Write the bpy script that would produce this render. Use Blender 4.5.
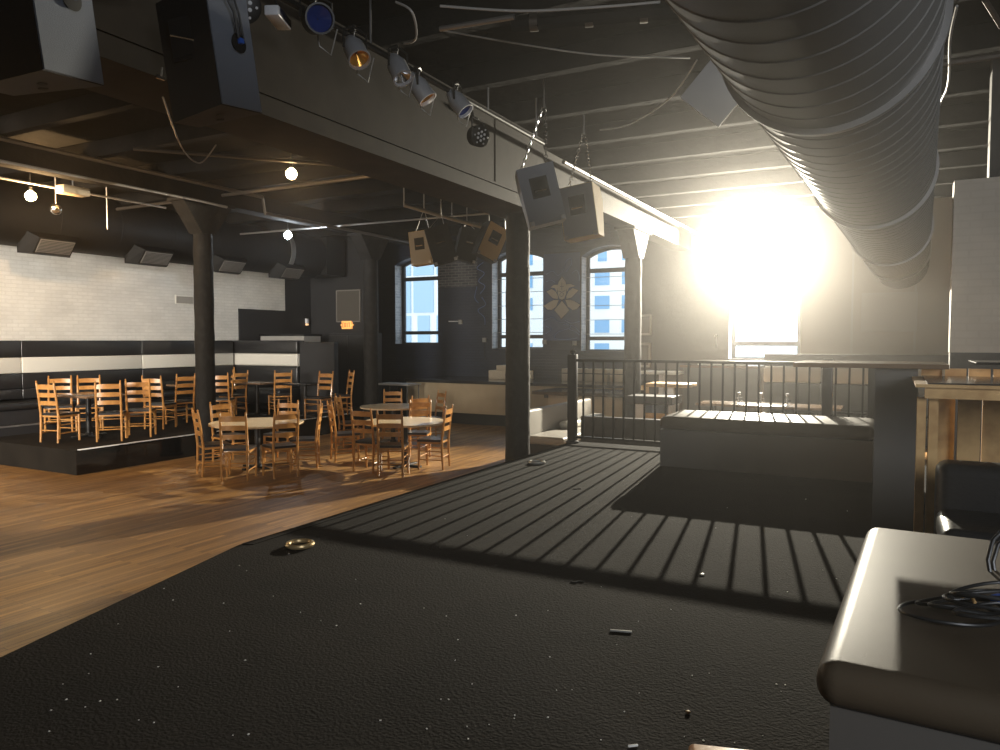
import bpy, bmesh, math, random
from mathutils import Vector, Matrix
R = math.radians
rnd = random.Random(7)
for o in list(bpy.data.objects): bpy.data.objects.remove(o)
scn = bpy.context.scene
col = scn.collection

# ------------------------------------------------------------------ camera, world, lights, exposure
F = 740.0; EZ = 2.08; PITCH = math.atan(35 / F); PHI = math.atan(395 / F)
cam = bpy.data.cameras.new('camera'); camo = bpy.data.objects.new('camera', cam); col.objects.link(camo)
cam.sensor_width = 36; cam.lens = 36 * F / 1000; cam.clip_start = 0.05; cam.clip_end = 600
camo.location = (0, 0, EZ); camo.rotation_euler = (R(90) - PITCH, 0, PHI)
scn.camera = camo
vs = scn.view_settings
vs.view_transform = 'Standard'; vs.look = 'None'; vs.gamma = 1; vs.use_curve_mapping = False
vs.exposure = 0.0

w = bpy.data.worlds.new('sky'); scn.world = w; w.use_nodes = True
bg = w.node_tree.nodes['Background']; bg.inputs[0].default_value = (0.80, 0.91, 1.0, 1); bg.inputs[1].default_value = 2.2

def light(name, kind, loc, power, color, size=0.1, target=None, sy=None, spread=None):
    d = bpy.data.lights.new(name, kind); d.energy = power; d.color = color
    o = bpy.data.objects.new(name, d); col.objects.link(o); o.location = loc
    if kind == 'AREA':
        d.shape = 'RECTANGLE'; d.size = size; d.size_y = sy or size
        if spread: d.spread = spread
    else: d.shadow_soft_size = size
    if target is not None:
        o.rotation_euler = (Vector(target) - Vector(loc)).to_track_quat('-Z', 'Y').to_euler()
    return o
# low glaring sunlight in the upper part of the fourth window
light('window_glare', 'POINT', (-2.95, 18.32, 4.14), 15500, (1.0, 0.86, 0.66), 0.03)
# added area lamps that fill the room in place of unseen rear windows
light('rear_fill_light', 'AREA', (4.9, -1.5, 3.4), 400, (0.90, 0.94, 1.0), 3.0, (-4, 6, 2), 2.4)
light('rear_fill_light', 'AREA', (-8.5, -4.5, 2.6), 400, (1.0, 0.93, 0.82), 3.0, (-14.8, 8, 2.2), 2.2, spread=R(58))  # added warm fill, narrowed and aimed to brighten the white left wall
# bulbs under the ceiling (their glass is built further down)
light('bulb_light', 'POINT', (-7.74, 8.11, 4.42), 150, (1.0, 0.62, 0.26), 0.05)
light('bulb_light', 'POINT', (-11.6, 6.72, 4.22), 190, (1.0, 0.62, 0.28), 0.05)
light('bulb_light', 'POINT', (-11.05, 11.5, 4.18), 70, (0.80, 0.90, 1.0), 0.05)

# ------------------------------------------------------------------ projection helpers (points of the room seen at a pixel)
def ray(px, py):
    u = (px - 500) / F; v = (375 - py) / F
    Yc = math.cos(PITCH) + v * math.sin(PITCH); Zc = -math.sin(PITCH) + v * math.cos(PITCH)
    c, s = math.cos(PHI), math.sin(PHI)
    return Vector((u * c - Yc * s, u * s + Yc * c, Zc))
O3 = Vector((0, 0, EZ))
def PZ(px, py, z): r = ray(px, py); return O3 + r * ((z - EZ) / r.z)
def PX(px, py, x): r = ray(px, py); return O3 + r * (x / r.x)
def PY(px, py, y): r = ray(px, py); return O3 + r * (y / r.y)

# ------------------------------------------------------------------ materials
def mat(name, color, rough=0.6, metal=0.0, bump=None, vary=None, spec=None, coat=0.0):
    """bump=(scale,strength), vary=(scale, second colour, lo, hi)"""
    m = bpy.data.materials.new(name); m.use_nodes = True; nt = m.node_tree
    b = nt.nodes['Principled BSDF']
    b.inputs['Base Color'].default_value = (*color, 1); b.inputs['Roughness'].default_value = rough
    b.inputs['Metallic'].default_value = metal
    if spec is not None: b.inputs['Specular IOR Level'].default_value = spec
    if coat: b.inputs['Coat Weight'].default_value = coat
    tc = nt.nodes.new('ShaderNodeTexCoord')
    if vary:
        n = nt.nodes.new('ShaderNodeTexNoise'); n.inputs['Scale'].default_value = vary[0]; n.inputs['Detail'].default_value = 6
        nt.links.new(tc.outputs['Object'], n.inputs['Vector'])
        r = nt.nodes.new('ShaderNodeValToRGB'); r.color_ramp.elements[0].position = vary[2]; r.color_ramp.elements[1].position = vary[3]
        r.color_ramp.elements[0].color = (*color, 1); r.color_ramp.elements[1].color = (*vary[1], 1)
        nt.links.new(n.outputs['Fac'], r.inputs[0]); nt.links.new(r.outputs[0], b.inputs['Base Color'])
    if bump:
        n = nt.nodes.new('ShaderNodeTexNoise'); n.inputs['Scale'].default_value = bump[0]; n.inputs['Detail'].default_value = 5
        nt.links.new(tc.outputs['Object'], n.inputs['Vector'])
        bp = nt.nodes.new('ShaderNodeBump'); bp.inputs['Strength'].default_value = bump[1]; bp.inputs['Distance'].default_value = 0.02
        nt.links.new(n.outputs['Fac'], bp.inputs['Height']); nt.links.new(bp.outputs[0], b.inputs['Normal'])
    return m

def brick_mat(name, c1, c2, mortar, axis='y', rough=0.75, bump=0.5, scale=1.0):
    """painted brick; axis = wall normal"""
    m = bpy.data.materials.new(name); m.use_nodes = True; nt = m.node_tree; L = nt.links
    b = nt.nodes['Principled BSDF']; b.inputs['Roughness'].default_value = rough
    tc = nt.nodes.new('ShaderNodeTexCoord'); sp = nt.nodes.new('ShaderNodeSeparateXYZ'); cb = nt.nodes.new('ShaderNodeCombineXYZ')
    L.new(tc.outputs['Object'], sp.inputs[0])
    L.new(sp.outputs['Y' if axis == 'x' else 'X'], cb.inputs[0]); L.new(sp.outputs['Z'], cb.inputs[1])
    br = nt.nodes.new('ShaderNodeTexBrick'); L.new(cb.outputs[0], br.inputs['Vector'])
    br.inputs['Color1'].default_value = (*c1, 1); br.inputs['Color2'].default_value = (*c2, 1); br.inputs['Mortar'].default_value = (*mortar, 1)
    br.inputs['Scale'].default_value = scale; br.inputs['Mortar Size'].default_value = 0.009
    br.inputs['Brick Width'].default_value = 0.215; br.inputs['Row Height'].default_value = 0.075
    n = nt.nodes.new('ShaderNodeTexNoise'); n.inputs['Scale'].default_value = 2.0; n.inputs['Detail'].default_value = 8; L.new(tc.outputs['Object'], n.inputs['Vector'])
    mx = nt.nodes.new('ShaderNodeMix'); mx.data_type = 'RGBA'; mx.blend_type = 'MULTIPLY'; mx.inputs[0].default_value = 0.35
    L.new(br.outputs['Color'], mx.inputs[6]); L.new(n.outputs['Fac'], mx.inputs[7]); L.new(mx.outputs[2], b.inputs['Base Color'])
    bp = nt.nodes.new('ShaderNodeBump'); bp.inputs['Strength'].default_value = bump; bp.inputs['Distance'].default_value = 0.02; bp.invert = True
    ad = nt.nodes.new('ShaderNodeMath'); ad.operation = 'MULTIPLY_ADD'; ad.inputs[1].default_value = 0.3
    L.new(n.outputs['Fac'], ad.inputs[0]); L.new(br.outputs['Fac'], ad.inputs[2]); L.new(ad.outputs[0], bp.inputs['Height']); L.new(bp.outputs[0], b.inputs['Normal'])
    return m

def plank_mat():
    m = bpy.data.materials.new('oak_planks'); m.use_nodes = True; nt = m.node_tree; L = nt.links
    b = nt.nodes['Principled BSDF']
    tc = nt.nodes.new('ShaderNodeTexCoord'); sp = nt.nodes.new('ShaderNodeSeparateXYZ'); cb = nt.nodes.new('ShaderNodeCombineXYZ')
    L.new(tc.outputs['Object'], sp.inputs[0]); L.new(sp.outputs['Y'], cb.inputs[0]); L.new(sp.outputs['X'], cb.inputs[1])
    br = nt.nodes.new('ShaderNodeTexBrick'); L.new(cb.outputs[0], br.inputs['Vector'])
    br.inputs['Color1'].default_value = (0.47, 0.265, 0.092, 1); br.inputs['Color2'].default_value = (0.21, 0.108, 0.036, 1); br.inputs['Mortar'].default_value = (0.05, 0.025, 0.012, 1)
    br.inputs['Mortar Size'].default_value = 0.002; br.inputs['Brick Width'].default_value = 1.1; br.inputs['Row Height'].default_value = 0.06; br.inputs['Scale'].default_value = 1
    mp = nt.nodes.new('ShaderNodeMapping'); mp.inputs['Scale'].default_value = (16, 0.8, 1); L.new(tc.outputs['Object'], mp.inputs[0])
    n = nt.nodes.new('ShaderNodeTexNoise'); n.inputs['Scale'].default_value = 2.2; n.inputs['Detail'].default_value = 7; n.inputs['Roughness'].default_value = 0.65; L.new(mp.outputs[0], n.inputs['Vector'])
    r = nt.nodes.new('ShaderNodeValToRGB'); r.color_ramp.elements[0].position = 0.3; r.color_ramp.elements[1].position = 0.7
    r.color_ramp.elements[0].color = (0.5, 0.46, 0.42, 1); r.color_ramp.elements[1].color = (1.15, 1.12, 1.08, 1); L.new(n.outputs['Fac'], r.inputs[0])
    mx = nt.nodes.new('ShaderNodeMix'); mx.data_type = 'RGBA'; mx.blend_type = 'MULTIPLY'; mx.inputs[0].default_value = 0.9
    L.new(br.outputs['Color'], mx.inputs[6]); L.new(r.outputs[0], mx.inputs[7]); L.new(mx.outputs[2], b.inputs['Base Color'])
    n2 = nt.nodes.new('ShaderNodeTexNoise'); n2.inputs['Scale'].default_value = 1.3; n2.inputs['Detail'].default_value = 5; L.new(tc.outputs['Object'], n2.inputs['Vector'])
    mr = nt.nodes.new('ShaderNodeMapRange'); mr.inputs[3].default_value = 0.30; mr.inputs[4].default_value = 0.55; L.new(n2.outputs['Fac'], mr.inputs[0]); L.new(mr.outputs[0], b.inputs['Roughness'])
    bp = nt.nodes.new('ShaderNodeBump'); bp.inputs['Strength'].default_value = 0.12; bp.inputs['Distance'].default_value = 0.01
    L.new(n.outputs['Fac'], bp.inputs['Height']); L.new(bp.outputs[0], b.inputs['Normal'])
    return m

def glass_mat():
    m = bpy.data.materials.new('window_glass'); m.use_nodes = True; nt = m.node_tree; nt.nodes.clear()
    out = nt.nodes.new('ShaderNodeOutputMaterial'); mx = nt.nodes.new('ShaderNodeMixShader')
    t = nt.nodes.new('ShaderNodeBsdfTransparent'); g = nt.nodes.new('ShaderNodeBsdfGlossy'); g.inputs['Roughness'].default_value = 0.03
    t.inputs[0].default_value = (0.95, 0.98, 1, 1); mx.inputs[0].default_value = 0.05
    nt.links.new(t.outputs[0], mx.inputs[1]); nt.links.new(g.outputs[0], mx.inputs[2]); nt.links.new(mx.outputs[0], out.inputs[0])
    return m
def emit_mat(name, color, s):
    m = bpy.data.materials.new(name); m.use_nodes = True; b = m.node_tree.nodes['Principled BSDF']
    b.inputs['Base Color'].default_value = (*color, 1); b.inputs['Emission Color'].default_value = (*color, 1); b.inputs['Emission Strength'].default_value = s
    return m

M = {}
M['planks'] = plank_mat()
M['carpet'] = mat('black_carpet', (0.0115, 0.0094, 0.0073), 0.97, bump=(90, 0.3), vary=(1.7, (0.021, 0.0170, 0.0128), 0.35, 0.75), spec=0.15)
M['black'] = mat('black_paint', (0.018, 0.018, 0.020), 0.55, bump=(30, 0.15))
M['ceil'] = mat('black_ceiling_paint', (0.009, 0.0085, 0.008), 0.9, bump=(12, 0.3), vary=(2, (0.019, 0.017, 0.015), 0.4, 0.8), spec=0.08)
M['beam'] = mat('dark_grey_board', (0.030, 0.024, 0.018), 0.7, bump=(18, 0.03), vary=(3, (0.045, 0.036, 0.026), 0.4, 0.75), spec=0.12)
M['column'] = mat('rough_black_column', (0.013, 0.012, 0.011), 0.75, bump=(9, 1.0), vary=(7, (0.026, 0.024, 0.022), 0.5, 0.8), spec=0.2)
M['wbrick'] = brick_mat('white_painted_brick', (0.80, 0.78, 0.73), (0.74, 0.72, 0.67), (0.70, 0.68, 0.63), 'x', 0.7, 0.35)
M['wbricky'] = brick_mat('white_painted_brick_front', (0.80, 0.72, 0.60), (0.78, 0.70, 0.58), (0.76, 0.68, 0.56), 'y', 0.7, 0.12)
M['nbrick'] = brick_mat('navy_painted_brick', (0.018, 0.028, 0.058), (0.015, 0.023, 0.048), (0.010, 0.016, 0.036), 'y', 0.5, 0.5)
M['gbrick'] = brick_mat('bare_grey_brick', (0.10, 0.10, 0.11), (0.04, 0.045, 0.055), (0.20, 0.20, 0.20), 'y', 0.8, 0.8)
M['rbrick'] = brick_mat('pale_reveal_brick', (0.62, 0.62, 0.62), (0.42, 0.43, 0.46), (0.66, 0.66, 0.66), 'x', 0.8, 0.9)
M['plaster'] = mat('grey_plaster', (0.30, 0.28, 0.25), 0.8, bump=(8, 0.1))
M['mdark'] = mat('dark_grey_wall_paint', (0.06, 0.058, 0.055), 0.7, bump=(10, 0.1))
M['frame'] = mat('dark_window_frame', (0.02, 0.022, 0.028), 0.5)
M['glass'] = glass_mat()
M['wood'] = mat('honey_varnished_wood', (0.52, 0.25, 0.07), 0.28, vary=(14, (0.38, 0.17, 0.045), 0.35, 0.7), coat=0.3)
M['vinyl'] = mat('black_vinyl', (0.017, 0.017, 0.018), 0.33, bump=(60, 0.12))
M['vinyl_b'] = mat('worn_black_vinyl', (0.070, 0.054, 0.036), 0.46, bump=(260, 0.05), vary=(3, (0.085, 0.066, 0.044), 0.4, 0.7), spec=0.22)
M['cream'] = mat('cream_vinyl', (0.62, 0.60, 0.54), 0.4, bump=(20, 0.05))
M['greyvinyl'] = mat('light_grey_vinyl', (0.33, 0.31, 0.28), 0.5, bump=(30, 0.1))
M['laminate'] = mat('pale_maple_laminate', (0.66, 0.52, 0.33), 0.22, vary=(30, (0.58, 0.44, 0.27), 0.4, 0.7))
M['laminate_d'] = mat('brown_laminate', (0.16, 0.10, 0.06), 0.2)
M['laminate_k'] = mat('glossy_black_laminate', (0.015, 0.015, 0.017), 0.16)
M['steel'] = mat('black_steel', (0.022, 0.021, 0.020), 0.4, metal=0.3)
M['chrome'] = mat('bright_metal', (0.75, 0.75, 0.75), 0.2, metal=1.0)
M['galv'] = mat('dull_zinc', (0.35, 0.34, 0.33), 0.42, metal=0.8)
M['alu'] = mat('polished_lamp_housing', (0.72, 0.74, 0.78), 0.3, metal=0.55)
M['pipe'] = mat('dark_pipe', (0.10, 0.085, 0.07), 0.4, metal=0.5)
M['duct'] = mat('dark_grey_duct', (0.14, 0.135, 0.125), 0.5, metal=0.25, bump=(4, 0.15))
M['ductk'] = mat('black_duct', (0.010, 0.0095, 0.009), 0.6, bump=(3, 0.2), spec=0.2)
M['grille'] = mat('dusty_grille', (0.19, 0.175, 0.155), 0.6)
M['pine'] = mat('raw_pine', (0.62, 0.40, 0.17), 0.6, vary=(9, (0.42, 0.24, 0.09), 0.4, 0.7), bump=(20, 0.1))
M['ply'] = mat('tan_plywood_board', (0.46, 0.37, 0.24), 0.6, vary=(4, (0.42, 0.33, 0.21), 0.4, 0.7))
M['ply2'] = mat('beige_painted_board', (0.55, 0.47, 0.35), 0.6)
M['pa'] = mat('cool_lit_cabinet_grey', (0.20, 0.22, 0.26), 0.42, bump=(250, 0.12))  # cabinet grey lifted and blued to stand in for cool window light
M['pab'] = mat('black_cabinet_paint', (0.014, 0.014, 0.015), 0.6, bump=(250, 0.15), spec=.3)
M['tan'] = mat('tan_lit_cabinet', (0.50, 0.38, 0.20), 0.8, bump=(90, 0.3))  # tan puts the warm light on speaker sides and faces into the colour
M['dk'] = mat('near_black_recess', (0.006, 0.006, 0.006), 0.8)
M['amber'] = mat('amber_gel', (0.75, 0.36, 0.06), 0.2, metal=0.6)
M['bluelens'] = mat('deep_blue_lens', (0.02, 0.04, 0.18), 0.12)
M['whiteplastic'] = mat('white_plastic', (0.75, 0.76, 0.78), 0.4)
M['greyplastic'] = mat('grey_metal_box', (0.30, 0.29, 0.27), 0.5)
M['cable'] = mat('black_cable', (0.016, 0.016, 0.016), 0.35)
M['cablew'] = mat('pale_cable', (0.40, 0.38, 0.35), 0.4)
M['bluep'] = mat('blue_plastic', (0.03, 0.13, 0.60), 0.35)
M['brass'] = mat('brass_ring', (0.75, 0.55, 0.28), 0.3, metal=0.7)
M['nickel'] = mat('pale_metal_ring', (0.7, 0.68, 0.62), 0.3, metal=0.7)
M['lotus'] = mat('beige_mural_paint', (0.42, 0.37, 0.29), 0.7)
M['lotusk'] = mat('dark_mural_line', (0.03, 0.035, 0.05), 0.7)
M['mblue'] = mat('blue_mural_ground', (0.035, 0.062, 0.16), 0.65)
M['mline'] = mat('light_blue_mural_line', (0.13, 0.20, 0.42), 0.65)
M['panelgrey'] = mat('woven_grey_board', (0.085, 0.076, 0.064), 0.8, bump=(120, 0.4))
M['facade'] = mat('pale_stone_facade', (0.80, 0.80, 0.78), 0.8)
M['fglass'] = mat('blue_facade_glass', (0.15, 0.36, 0.58), 0.3)
M['fglass2'] = mat('pale_blue_facade_panel', (0.36, 0.50, 0.62), 0.3)
M['pavement'] = mat('pale_pavement', (0.5, 0.5, 0.5), 0.9)
M['bulb_w'] = emit_mat('warm_bulb_glow', (1.0, 0.72, 0.38), 60)
M['bulb_c'] = emit_mat('cool_bulb_glow', (0.85, 0.93, 1.0), 60)
M['exit'] = emit_mat('exit_sign_glow', (1.0, 0.50, 0.14), 0.75)
M['exitk'] = mat('exit_sign_letter', (0.35, 0.08, 0.02), 0.5)
M['sconce'] = emit_mat('wall_lamp_glow', (1.0, 0.6, 0.3), 1.0)
M['paper'] = mat('white_paper', (0.75, 0.74, 0.70), 0.7)
M['gloss'] = mat('glossy_black_fascia', (0.012, 0.012, 0.012), 0.10)
M['facegrey'] = mat('charcoal_panel', (0.10, 0.093, 0.083), 0.5, bump=(6, 0.05))

# ------------------------------------------------------------------ mesh builder
class MB:
    def __init__(s): s.bm = bmesh.new()
    def box(s, c, d, rot=None, bev=0.0, seg=2):
        m = Matrix.Translation(Vector(c))
        if rot is not None: m = m @ (rot if isinstance(rot, Matrix) else Matrix.Rotation(rot, 4, 'Z'))
        m = m @ Matrix.Diagonal((d[0], d[1], d[2], 1))
        r = bmesh.ops.create_cube(s.bm, size=1.0, matrix=m)
        if bev > 0:
            es = list({e for v in r['verts'] for e in v.link_edges})
            bmesh.ops.bevel(s.bm, geom=es, offset=bev, segments=seg, affect='EDGES', profile=0.5)
        return s
    def bb(s, a, b, bev=0.0, seg=2):
        a = Vector(a); b = Vector(b)
        return s.box((a + b) / 2, [abs(q) for q in (b - a)], None, bev, seg)
    def tube(s, pts, r, n=8, closed=False, caps=True):
        pts = [Vector(p) for p in pts]; rr = r if isinstance(r, (list, tuple)) else [r] * len(pts)
        rings = []; N = len(pts)
        prev = None
        for i, p in enumerate(pts):
            if closed: t = pts[(i + 1) % N] - pts[(i - 1) % N]
            else: t = pts[min(i + 1, N - 1)] - pts[max(i - 1, 0)]
            t.normalize()
            if prev is None:
                up = Vector((0, 0, 1)) if abs(t.z) < 0.9 else Vector((1, 0, 0))
                a = t.cross(up).normalized()
            else:
                a = (prev - t * prev.dot(t))
                a = a.normalized() if a.length > 1e-6 else t.orthogonal().normalized()
            prev = a; b = t.cross(a)
            rings.append([s.bm.verts.new(p + (a * math.cos(2 * math.pi * k / n) + b * math.sin(2 * math.pi * k / n)) * rr[i]) for k in range(n)])
        for i in range(N if closed else N - 1):
            A = rings[i]; B = rings[(i + 1) % N]
            for k in range(n): s.bm.faces.new((A[k], A[(k + 1) % n], B[(k + 1) % n], B[k]))
        if not closed and caps:
            s.bm.faces.new(rings[0][::-1]); s.bm.faces.new(rings[-1])
        return s
    def lathe(s, prof, n=24, mtx=None, caps=True):
        mtx = mtx or Matrix()
        rings = [[s.bm.verts.new(mtx @ Vector((r * math.cos(2 * math.pi * k / n), r * math.sin(2 * math.pi * k / n), z))) for k in range(n)] for r, z in prof]
        for A, B in zip(rings, rings[1:]):
            for k in range(n): s.bm.faces.new((A[k], A[(k + 1) % n], B[(k + 1) % n], B[k]))
        if caps:
            s.bm.faces.new(rings[0][::-1]); s.bm.faces.new(rings[-1])
        return s
    def prism(s, poly, vec, mtx=None):
        """poly: 3D points in order, extruded by vec"""
        mtx = mtx or Matrix()
        A = [s.bm.verts.new(mtx @ Vector(p)) for p in poly]; B = [s.bm.verts.new(mtx @ (Vector(p) + Vector(vec))) for p in poly]
        n = len(A)
        s.bm.faces.new(A); s.bm.faces.new(B[::-1])
        for k in range(n): s.bm.faces.new((A[k], B[k], B[(k + 1) % n], A[(k + 1) % n]))
        return s
    def build(s, name, m, parent=None, smooth=True, mtx=None):
        bmesh.ops.recalc_face_normals(s.bm, faces=s.bm.faces)
        me = bpy.data.meshes.new(name)
        if mtx is not None: bmesh.ops.transform(s.bm, matrix=mtx, verts=s.bm.verts)
        s.bm.to_mesh(me); s.bm.free()
        me.materials.append(m)
        if smooth:
            me.polygons.foreach_set('use_smooth', [True] * len(me.polygons))
            me.set_sharp_from_angle(angle=R(38))
        o = bpy.data.objects.new(name, me); col.objects.link(o)
        if parent is not None: o.parent = parent
        return o
def tag(o, label=None, cat=None, group=None, kind=None):
    if label: o['label'] = label
    if cat: o['category'] = cat
    if group: o['group'] = group
    if kind: o['kind'] = kind
    return o
def empty(name, loc=(0, 0, 0), rz=0.0, label=None, cat=None, group=None):
    o = bpy.data.objects.new(name, None); col.objects.link(o); o.empty_display_size = 0.1
    o.location = loc; o.rotation_euler = (0, 0, rz)
    return tag(o, label, cat, group)
def struct(mb, name, m, smooth=False, label=None):
    o = mb.build(name, m, smooth=smooth); o['kind'] = 'structure'
    if label: o['label'] = label
    return o
def copy_tree(o, parent=None):
    c = o.copy(); col.objects.link(c)
    if parent is not None: c.parent = parent
    for ch in [q for q in bpy.data.objects if q.parent == o]: copy_tree(ch, c)
    return c
KIDS = {}
def dup(root, loc, rz, label, group=None):
    c = root.copy(); col.objects.link(c); c.location = loc; c.rotation_euler = (0, 0, rz); c['label'] = label
    if group: c['group'] = group
    if root.name not in KIDS: KIDS[root.name] = [(q, [g for g in bpy.data.objects if g.parent == q]) for q in bpy.data.objects if q.parent == root]
    for ch, gs in KIDS[root.name]:
        d = ch.copy(); col.objects.link(d); d.parent = c
        for g in gs:
            e = g.copy(); col.objects.link(e); e.parent = d
    return c

# ------------------------------------------------------------------ the setting
XL, YB, ZC = -14.8, 17.7, 5.0
SZ = 0.93            # near stage
PZL = 0.38           # left seating platform
XR = 5.2; YF = -7.0
struct(MB().bb((XL - .3, YF, -0.2), (XR, YB + .3, 0.0)), 'floor', M['planks'])
struct(MB().bb((XL - .3, YF, ZC), (XR, YB + .3, ZC + 0.2)), 'ceiling', M['ceil'])
# left wall: white brick then black painted part
struct(MB().bb((XL - .3, YF, 0), (XL, 15.2, ZC)), 'wall_left', M['wbrick'])
struct(MB().bb((XL - .3, 15.2, 0), (XL, YB, ZC)), 'wall_left', M['black'])
struct(MB().bb((XL, 13.55, 1.5), (XL + .03, 15.2, 2.88)), 'trim_1', M['black'])
struct(MB().bb((XR, YF, 0), (XR + .3, YB + .3, ZC)), 'wall_right', M['mdark'])
struct(MB().bb((XL - .3, YF - .3, 0), (XR + .3, YF, ZC)), 'wall_front', M['mdark'])
struct(MB().bb((XL + .01, 16.2, 0), (-12.5, 16.35, ZC)), 'wall_partition', M['black'])

# window wall with arched openings
WT = 0.45
wins = [(-12.93, -11.44, 1.95, 4.25, 4.45), (-9.70, -8.17, 1.83, 4.25, 4.47), (-7.10, -5.55, 1.78, 4.20, 4.45), (-3.43, -1.87, 1.62, 4.45, 4.70)]
def arch(x0, x1, zs, zt, n=14):
    c = (x0 + x1) / 2; hw = (x1 - x0) / 2; h = zt - zs; r = (hw * hw + h * h) / (2 * h); cz = zt - r
    return [(c - hw + 2 * hw * k / n, cz + math.sqrt(max(r * r - (-hw + 2 * hw * k / n) ** 2, 0))) for k in range(n + 1)]
def wall_mb(segs):
    mb = MB()
    for (a, b) in segs: mb.bb((a, YB, 0), (b, YB + WT, ZC))
    return mb
struct(wall_mb([(XL, wins[0][0]), (wins[0][1], wins[1][0]), (wins[1][1], wins[2][0])]), 'wall_back', M['nbrick'])
struct(wall_mb([(wins[2][1], wins[3][0])]), 'wall_back', M['mdark'])
struct(wall_mb([(wins[3][1], XR)]), 'wall_back', M['plaster'])
for i, (x0, x1, z0, zs, zt) in enumerate(wins):
    m = M['nbrick'] if i < 3 else M['mdark']
    mb = MB().bb((x0, YB, 0), (x1, YB + WT, z0))
    A = arch(x0, x1, zs, zt)
    for (xa, za), (xb, zb) in zip(A, A[1:]):
        mb.prism([(xa, YB, za), (xb, YB, zb), (xb, YB, ZC), (xa, YB, ZC)], (0, WT, 0))
    struct(mb, 'wall_back', m)
    # frame, sashes, glass set towards the outside
    W = empty('window_%d' % (i + 1), ((x0 + x1) / 2, YB + .36, z0)); W['kind'] = 'structure'
    W['label'] = ['arched window nearest the left corner', 'arched window left of the lotus mural', 'arched window right of the lotus mural', 'bright arched window with the glare'][i]
    cx = (x0 + x1) / 2
    fy0, fy1 = -0.03, 0.04
    tr = 3.86 - z0 if i < 3 else 3.9 - z0; br_ = 0.34 if i < 3 else 0.37
    f = MB()
    fw = 0.10 if i != 0 else .12
    f.bb((x0 - cx, fy0, 0), (x0 - cx + fw, fy1, zs - z0)); f.bb((x1 - cx - fw, fy0, 0), (x1 - cx, fy1, zs - z0))
    f.bb((x0 - cx + fw, fy0, 0), (x1 - cx - fw, fy1, .06))
    f.bb((x0 - cx + fw, fy0, br_ - .05), (x1 - cx - fw, fy1, br_ + .05)); f.bb((x0 - cx + fw, fy0, tr - .055), (x1 - cx - fw, fy1, tr + .055))
    for (xa, za), (xb, zb) in zip(A, A[1:]):
        f.prism([(xa - cx, fy0, za - z0), (xb - cx, fy0, zb - z0), (xb - cx, fy0, zb - z0 - .08), (xa - cx, fy0, za - z0 - .08)], (0, fy1 - fy0, 0))
    f.build('window_frame', M['frame'], W, smooth=False)
    for (za, zb) in ((.06, br_ - .05), (br_ + .05, tr - .055), (tr + .055, zs - z0 - .02)):
        MB().bb((x0 - cx + fw, 0.0, za), (x1 - cx - fw, .006, zb)).build('window_pane', M['glass'], W, smooth=False)
    MB().bb((x0 - cx + .003, -.36, -.0), (x1 - cx - .003, fy0, .02)).build('window_sill', M['frame'], W, smooth=False)
    if i < 3:
        MB().bb((x0 - cx, -.355, .02), (x0 - cx + .012, fy0 - .001, zs - z0)).build('brick_reveal', M['rbrick'], W, smooth=False)
    if i in (1, 2):
        for k in range(5):
            zz = .45 + k * .36
            MB().tube([(x0 - cx, -.25, zz), (x1 - cx, -.25, zz)], .008, 6).build('guard_bar', M['galv'], W)
    if i == 3:
        MB().bb((x0 - cx + .003, -.355, .02), (x0 - cx + .02, fy0 - .001, zs - z0)).build('pale_reveal', M['whiteplastic'], W, smooth=False)
        for k in (-.35, .05, .45): MB().box((k, -.05, .035), (.09, .04, .03)).build('window_latch', M['frame'], W)
struct(MB().bb((wins[0][1] + .02, YB - .012, 3.55), (-10.15, YB, 4.6)), 'trim_2', M['gbrick'], label='patch of bare grey brick between the first two windows')

# near stage (camera stands on it); edge runs along the room, front corner cut
def stage_poly():
    return [(-2.45, -1.0), (-2.84, 1.47), (-3.23, 2.93), (-3.21, 7.78), (XR, 7.78), (XR, -6.9), (-2.45, -6.9)]
sp_ = stage_poly()
struct(MB().prism([(x, y, SZ - .10) for x, y in sp_], (0, 0, .10)), 'floor_stage', M['carpet'], label='black carpeted stage floor')
struct(MB().prism([(x + (.04 if x < 0 else 0), y, 0) for x, y in sp_], (0, 0, SZ - .10)), 'trim_3', M['black'], label='black stage fascia under the carpet')
# carpet lip strip along stage edge
struct(MB().prism([(-3.225, 2.95, SZ), (-3.205, 7.6, SZ), (-3.14, 7.6, SZ), (-3.16, 2.97, SZ)], (0, 0, .004)), 'trim_4', M['carpet'], label='raised carpet lip along the stage edge')

# left platform with bright nosing
XE = -11.08
struct(MB().bb((XL + .01, 6.9, 0), (XE, 16.1, PZL)), 'floor_platform', M['carpet'], label='black platform under the tables along the white wall')
struct(MB().bb((XE, 6.9, 0.0), (XE + .02, 16.1, PZL - .03)), 'trim_5', M['gloss'], label='glossy black platform fascia')
struct(MB().bb((XE - .03, 6.95, PZL), (XE + .025, 16.1, PZL + .012)), 'trim_6', M['whiteplastic'], label='bright metal nosing along the platform edge')

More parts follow.
